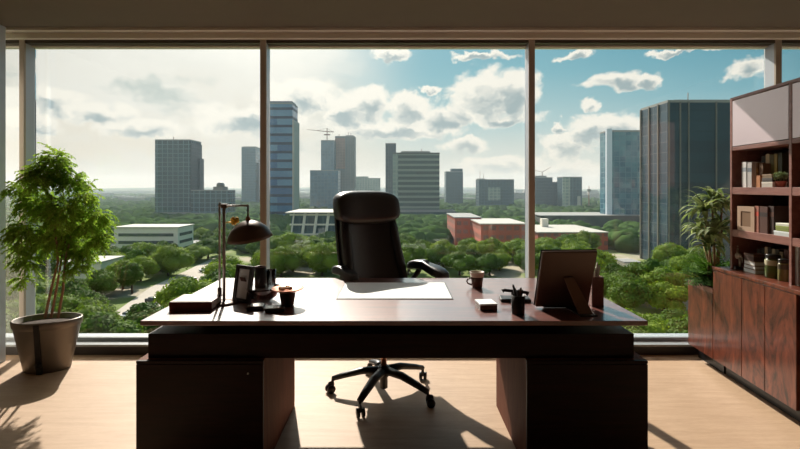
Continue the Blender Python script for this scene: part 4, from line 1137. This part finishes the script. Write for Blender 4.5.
# --- middle shelf
ZB = 1.092
t_, d = shelf_thing('framed_relief', 'beige box framed relief leaning at the left of the middle shelf', 'framed relief', 746, 0.02, ZB)
bw = 0.098; bh = zat(206.5, d) - ZB
MB().box(0, 0.10, -bw, bw * 0.9, 0, bh).build('box_body', mc((150, 122, 102)), t_, 0.002)
MB().box(-0.006, 0, -bw, -bw * 0.6, 0, bh).box(-0.006, 0, bw * 0.5, bw * 0.9, 0, bh).box(-0.006, 0, -bw * 0.6, bw * 0.5, 0, bh * .18).box(-0.006, 0, -bw * 0.6, bw * 0.5, bh * .8, bh).build('frame', mc((172, 146, 124)), t_)
MB().box(-0.002, 0, -bw * 0.6, bw * 0.5, bh * .18, bh * .8).build('inner_panel', mc((122, 92, 66)), t_)
book('thin beige book leftmost on the middle shelf', 738.6, ZB, 209.5, 1.8, (168, 142, 122), w=0.02, depth=0.12)
book('pinkish brown book with red mark right of the beige relief', 756.7, ZB, 206, 4.0, (162, 104, 88), w=0.02, band=(200, 80, 60))
book('wide dark brown box file on the middle shelf', 763.4, ZB, 206.5, 8.2, (82, 48, 38), w=0.02, band=(46, 30, 26))
book('very dark brown box file, right one on the middle shelf', 771, ZB, 206, 6.0, (56, 34, 28), w=0.03, band=(90, 54, 40))
flat_stack('', 'box', 782, 0.135, ZB, [(0.030, (196, 204, 206), 'white flat box at the right of the middle shelf', 1.1), (0.034, (124, 136, 62), 'green box on the white box on the middle shelf', 0.86), (0.016, (206, 208, 196), 'thin white topped tin upon the green box', 0.84)], w=0.01, dep=0.12)
# --- bottom shelf (on the low cabinet top)
ZC = LZ1
t_, d = shelf_thing('silver_figurine', 'ornate silver figurine at the far left of the bottom shelf', 'figurine', 737, 0.04, ZC)
MB().box(-0.03, 0.03, -0.04, 0.04, 0, 0.018).build('base', mc((90, 84, 78), 0.3), t_, 0.004)
sil = plain('tarnished silver', S(206, 196, 180), 0.3, 0.3, 0.25, 40)
MB().pillow((0, 0, 0.095), (0.02, 0.045, 0.024), 0.9, 16).tube([(0, -0.035, 0.02), (0, -0.03, 0.09)], [0.007, 0.009], 8).tube([(0, 0.03, 0.02), (0, 0.03, 0.09)], [0.007, 0.009], 8)\
    .tube([(0, 0.035, 0.1), (0, 0.05, 0.135), (0, 0.058, 0.15)], [0.016, 0.011, 0.008], 8).pillow((0, 0.065, 0.15), (0.009, 0.02, 0.011), 0.8, 10)\
    .tube([(0, -0.04, 0.1), (0, -0.062, 0.085), (0, -0.06, 0.05)], [0.006, 0.005, 0.003], 6).build('figure', sil, t_)
MB().tube([(0, 0.0, 0.11), (0, 0.0, 0.15)], [0.014, 0.010], 10).pillow((0, 0, 0.162), (0.01, 0.01, 0.012), 0.9, 10).build('rider', mc((196, 186, 168)), t_)
flat_stack('', 'book', 749, 0.125, ZC, [(0.028, (188, 176, 162), 'pale book lying lowest in the bottom shelf stack', 1.0), (0.026, (92, 76, 68), 'brown book lying second in the bottom shelf stack', 0.95), (0.026, (170, 156, 142), 'grey beige book lying third in the bottom shelf stack', 0.9)], w=0.02, dep=0.14, name='book')
t_, d = shelf_thing('keepsake_box', 'dark wooden keepsake box topmost on the lying books', 'box', 749, 0.025, ZC + 0.08)
MB().box(0, 0.1, -0.05, 0.05, 0, 0.035).build('body', mc((70, 44, 34)), t_, 0.003)
MB().box(-0.002, 0.102, -0.052, 0.052, 0.035, 0.05).build('lid', mc((98, 62, 48)), t_, 0.004)
rowc = [(758.5, 249, 3.6, (58, 66, 60), 'grey green book right of the lying stack'), (762.3, 248, 3.4, (34, 30, 28), 'black book next to the cream one on the bottom shelf'),
        (766, 247, 3.0, (190, 168, 132), 'cream upright book on the bottom shelf'), (769.6, 247, 3.4, (50, 44, 36), 'dark brown upright book behind the green jar'),
        (773.4, 249, 3.4, (160, 146, 112), 'beige upright book behind the green jar'), (777.2, 250, 3.4, (66, 58, 40), 'olive brown upright book behind the jars'),
        (781.2, 252, 3.6, (132, 110, 70), 'mustard upright book right of the green jar'), (786, 250, 4.2, (104, 62, 52), 'reddish brown book against the divider')]
for px, pyt, wp_, c, lab in rowc: book(lab, px, ZC, pyt, wp_, c, w=0.12, depth=0.13)
def jar(label, px, w, r_, h, c, band):
    t_, d = shelf_thing('storage_jar', label, 'jar', px, w, ZC)
    MB().lathe([(r_ * .95, 0), (r_, 0.004), (r_, h * .8), (r_ * .8, h * .84)], 24).build('jar_body', mc(c, 0.25), t_)
    MB().lathe([(r_ * .96, h * .84), (r_ * .96, h), (r_ * .9, h * 1.02)], 24).build('lid', mc((34, 32, 30), 0.3), t_)
    MB().lathe([(r_ * 1.01, h * .55), (r_ * 1.015, h * .57), (r_ * 1.015, h * .76), (r_ * 1.01, h * .78)], 24).build('jar_label', mc(band), t_)
jar('round green jar with cream band on the bottom shelf', 773, 0.055, 0.044, 0.15, (90, 104, 54), (196, 190, 160))
jar('smaller olive jar right of the green jar', 783.5, 0.05, 0.03, 0.135, (112, 106, 58), (70, 62, 40))
book('tall pale grey book beyond the divider at the right edge', 796, ZC, 246, 5, (196, 204, 206), w=0.02)

# --- plants at the cabinet end
def strap_plant(root, heads, seed, mat):
    random.seed(seed)
    for (c, n, L) in heads:
        vs = []; fs = []
        for k in range(n):
            a = 2 * pi * k / n * 2.4 + random.uniform(-.3, .3); e = random.uniform(0.15, 1.35); l = L * random.uniform(0.85, 1.3)
            dirn = Vector((cos(a) * cos(e), sin(a) * cos(e), sin(e))); side = Vector((-sin(a), cos(a), 0)); p_ = Vector(c)
            wmax = 0.019; prev = None; seg = 7
            for j in range(seg + 1):
                f = j / seg; w = wmax * (0.35 + 1.3 * f) * (1 - f) ** 0.6 + 0.0005 if f < 1 else 0.0005
                w = wmax * math.sin(pi * min(1, 0.15 + 0.85 * f)) + 0.0004
                i = len(vs); vs += [p_ + side * w, p_ - dirn.cross(side) * w * 0.25, p_ - side * w]
                if j: fs += [(i - 3, i - 2, i + 1, i), (i - 2, i - 1, i + 2, i + 1)]
                p_ = p_ + dirn * (l / seg); dirn = (dirn + Vector((0, 0, -0.20 - 0.05 * j))).normalized()
        MB().add(vs, fs, True).build('leaf_rosette', mat, root)
pw = cab_frame(3.80); 
dr = thing('dracaena', 'spiky strap leaved plant rising from the planter box beside the shelves', 'plant', (pw.x + 0.10, 3.79, 0.618))
def DL(px, py, d): return at(px, py, d) - Vector(dr.location)
heads = [(DL(704, 212, 3.76), 44, 0.20), (DL(714, 236, 3.70), 40, 0.19), (DL(722, 208, 3.80), 38, 0.19), (DL(700, 230, 3.84), 30, 0.15), (DL(712, 200, 3.86), 30, 0.16), (DL(709, 247, 3.72), 30, 0.16), (DL(722, 230, 3.78), 30, 0.17)]
strap_plant(dr, heads, 12, M['drac'])
for i, (c, n, L) in enumerate(heads):
    MB().tube([(0.02 * i - 0.03, 0.01 * i, 0), Vector(c) * 0.5 + Vector((0.015, 0, 0)), c], [0.009, 0.008, 0.007], 8).build('stem', M['bark'], dr)
fn = thing('fern', 'dark green bushy fern spilling over the planter box rim', 'plant', (pw.x + 0.15, 3.80, 0.618))
random.seed(2); vs = []; fs = []
for k in range(120):
    a = random.uniform(0, 2 * pi); e = random.uniform(0.35, 1.4); L = random.uniform(0.15, 0.32)
    dirn = Vector((cos(a) * cos(e), sin(a) * cos(e) * 0.6, sin(e))); p_ = Vector((random.uniform(-0.08, 0.12), random.uniform(-0.08, 0.08), 0.0))
    for j in range(14):
        p_ = p_ + dirn * (L / 14); dirn = (dirn + Vector((0, 0, -0.085))).normalized()
        if p_.z < 0.03: p_.z = 0.03
        side = Vector((-dirn.y, dirn.x, 0)); side = side.normalized() if side.length > .01 else Vector((1, 0, 0))
        ll = 0.046 * math.sin(pi * (0.12 + 0.8 * j / 14)) + 0.006
        for sg_ in (-1, 1):
            i = len(vs); q1 = p_ + side * sg_ * ll + dirn * ll * 0.4 + Vector((0, 0, -ll * .2 + random.gauss(0, .004)))
            vs += [p_, p_ + (q1 - p_) * .5 + dirn * 0.007, q1, p_ + (q1 - p_) * .5 - dirn * 0.007]; fs.append((i, i + 1, i + 2, i + 3))
MB().add(vs, fs).build('fronds', M['fern'], fn)
MB().lathe([(0.03, 0.0), (0.02, 0.02), (0.004, 0.05)], 12).build('crown_base', M['bark'], fn)
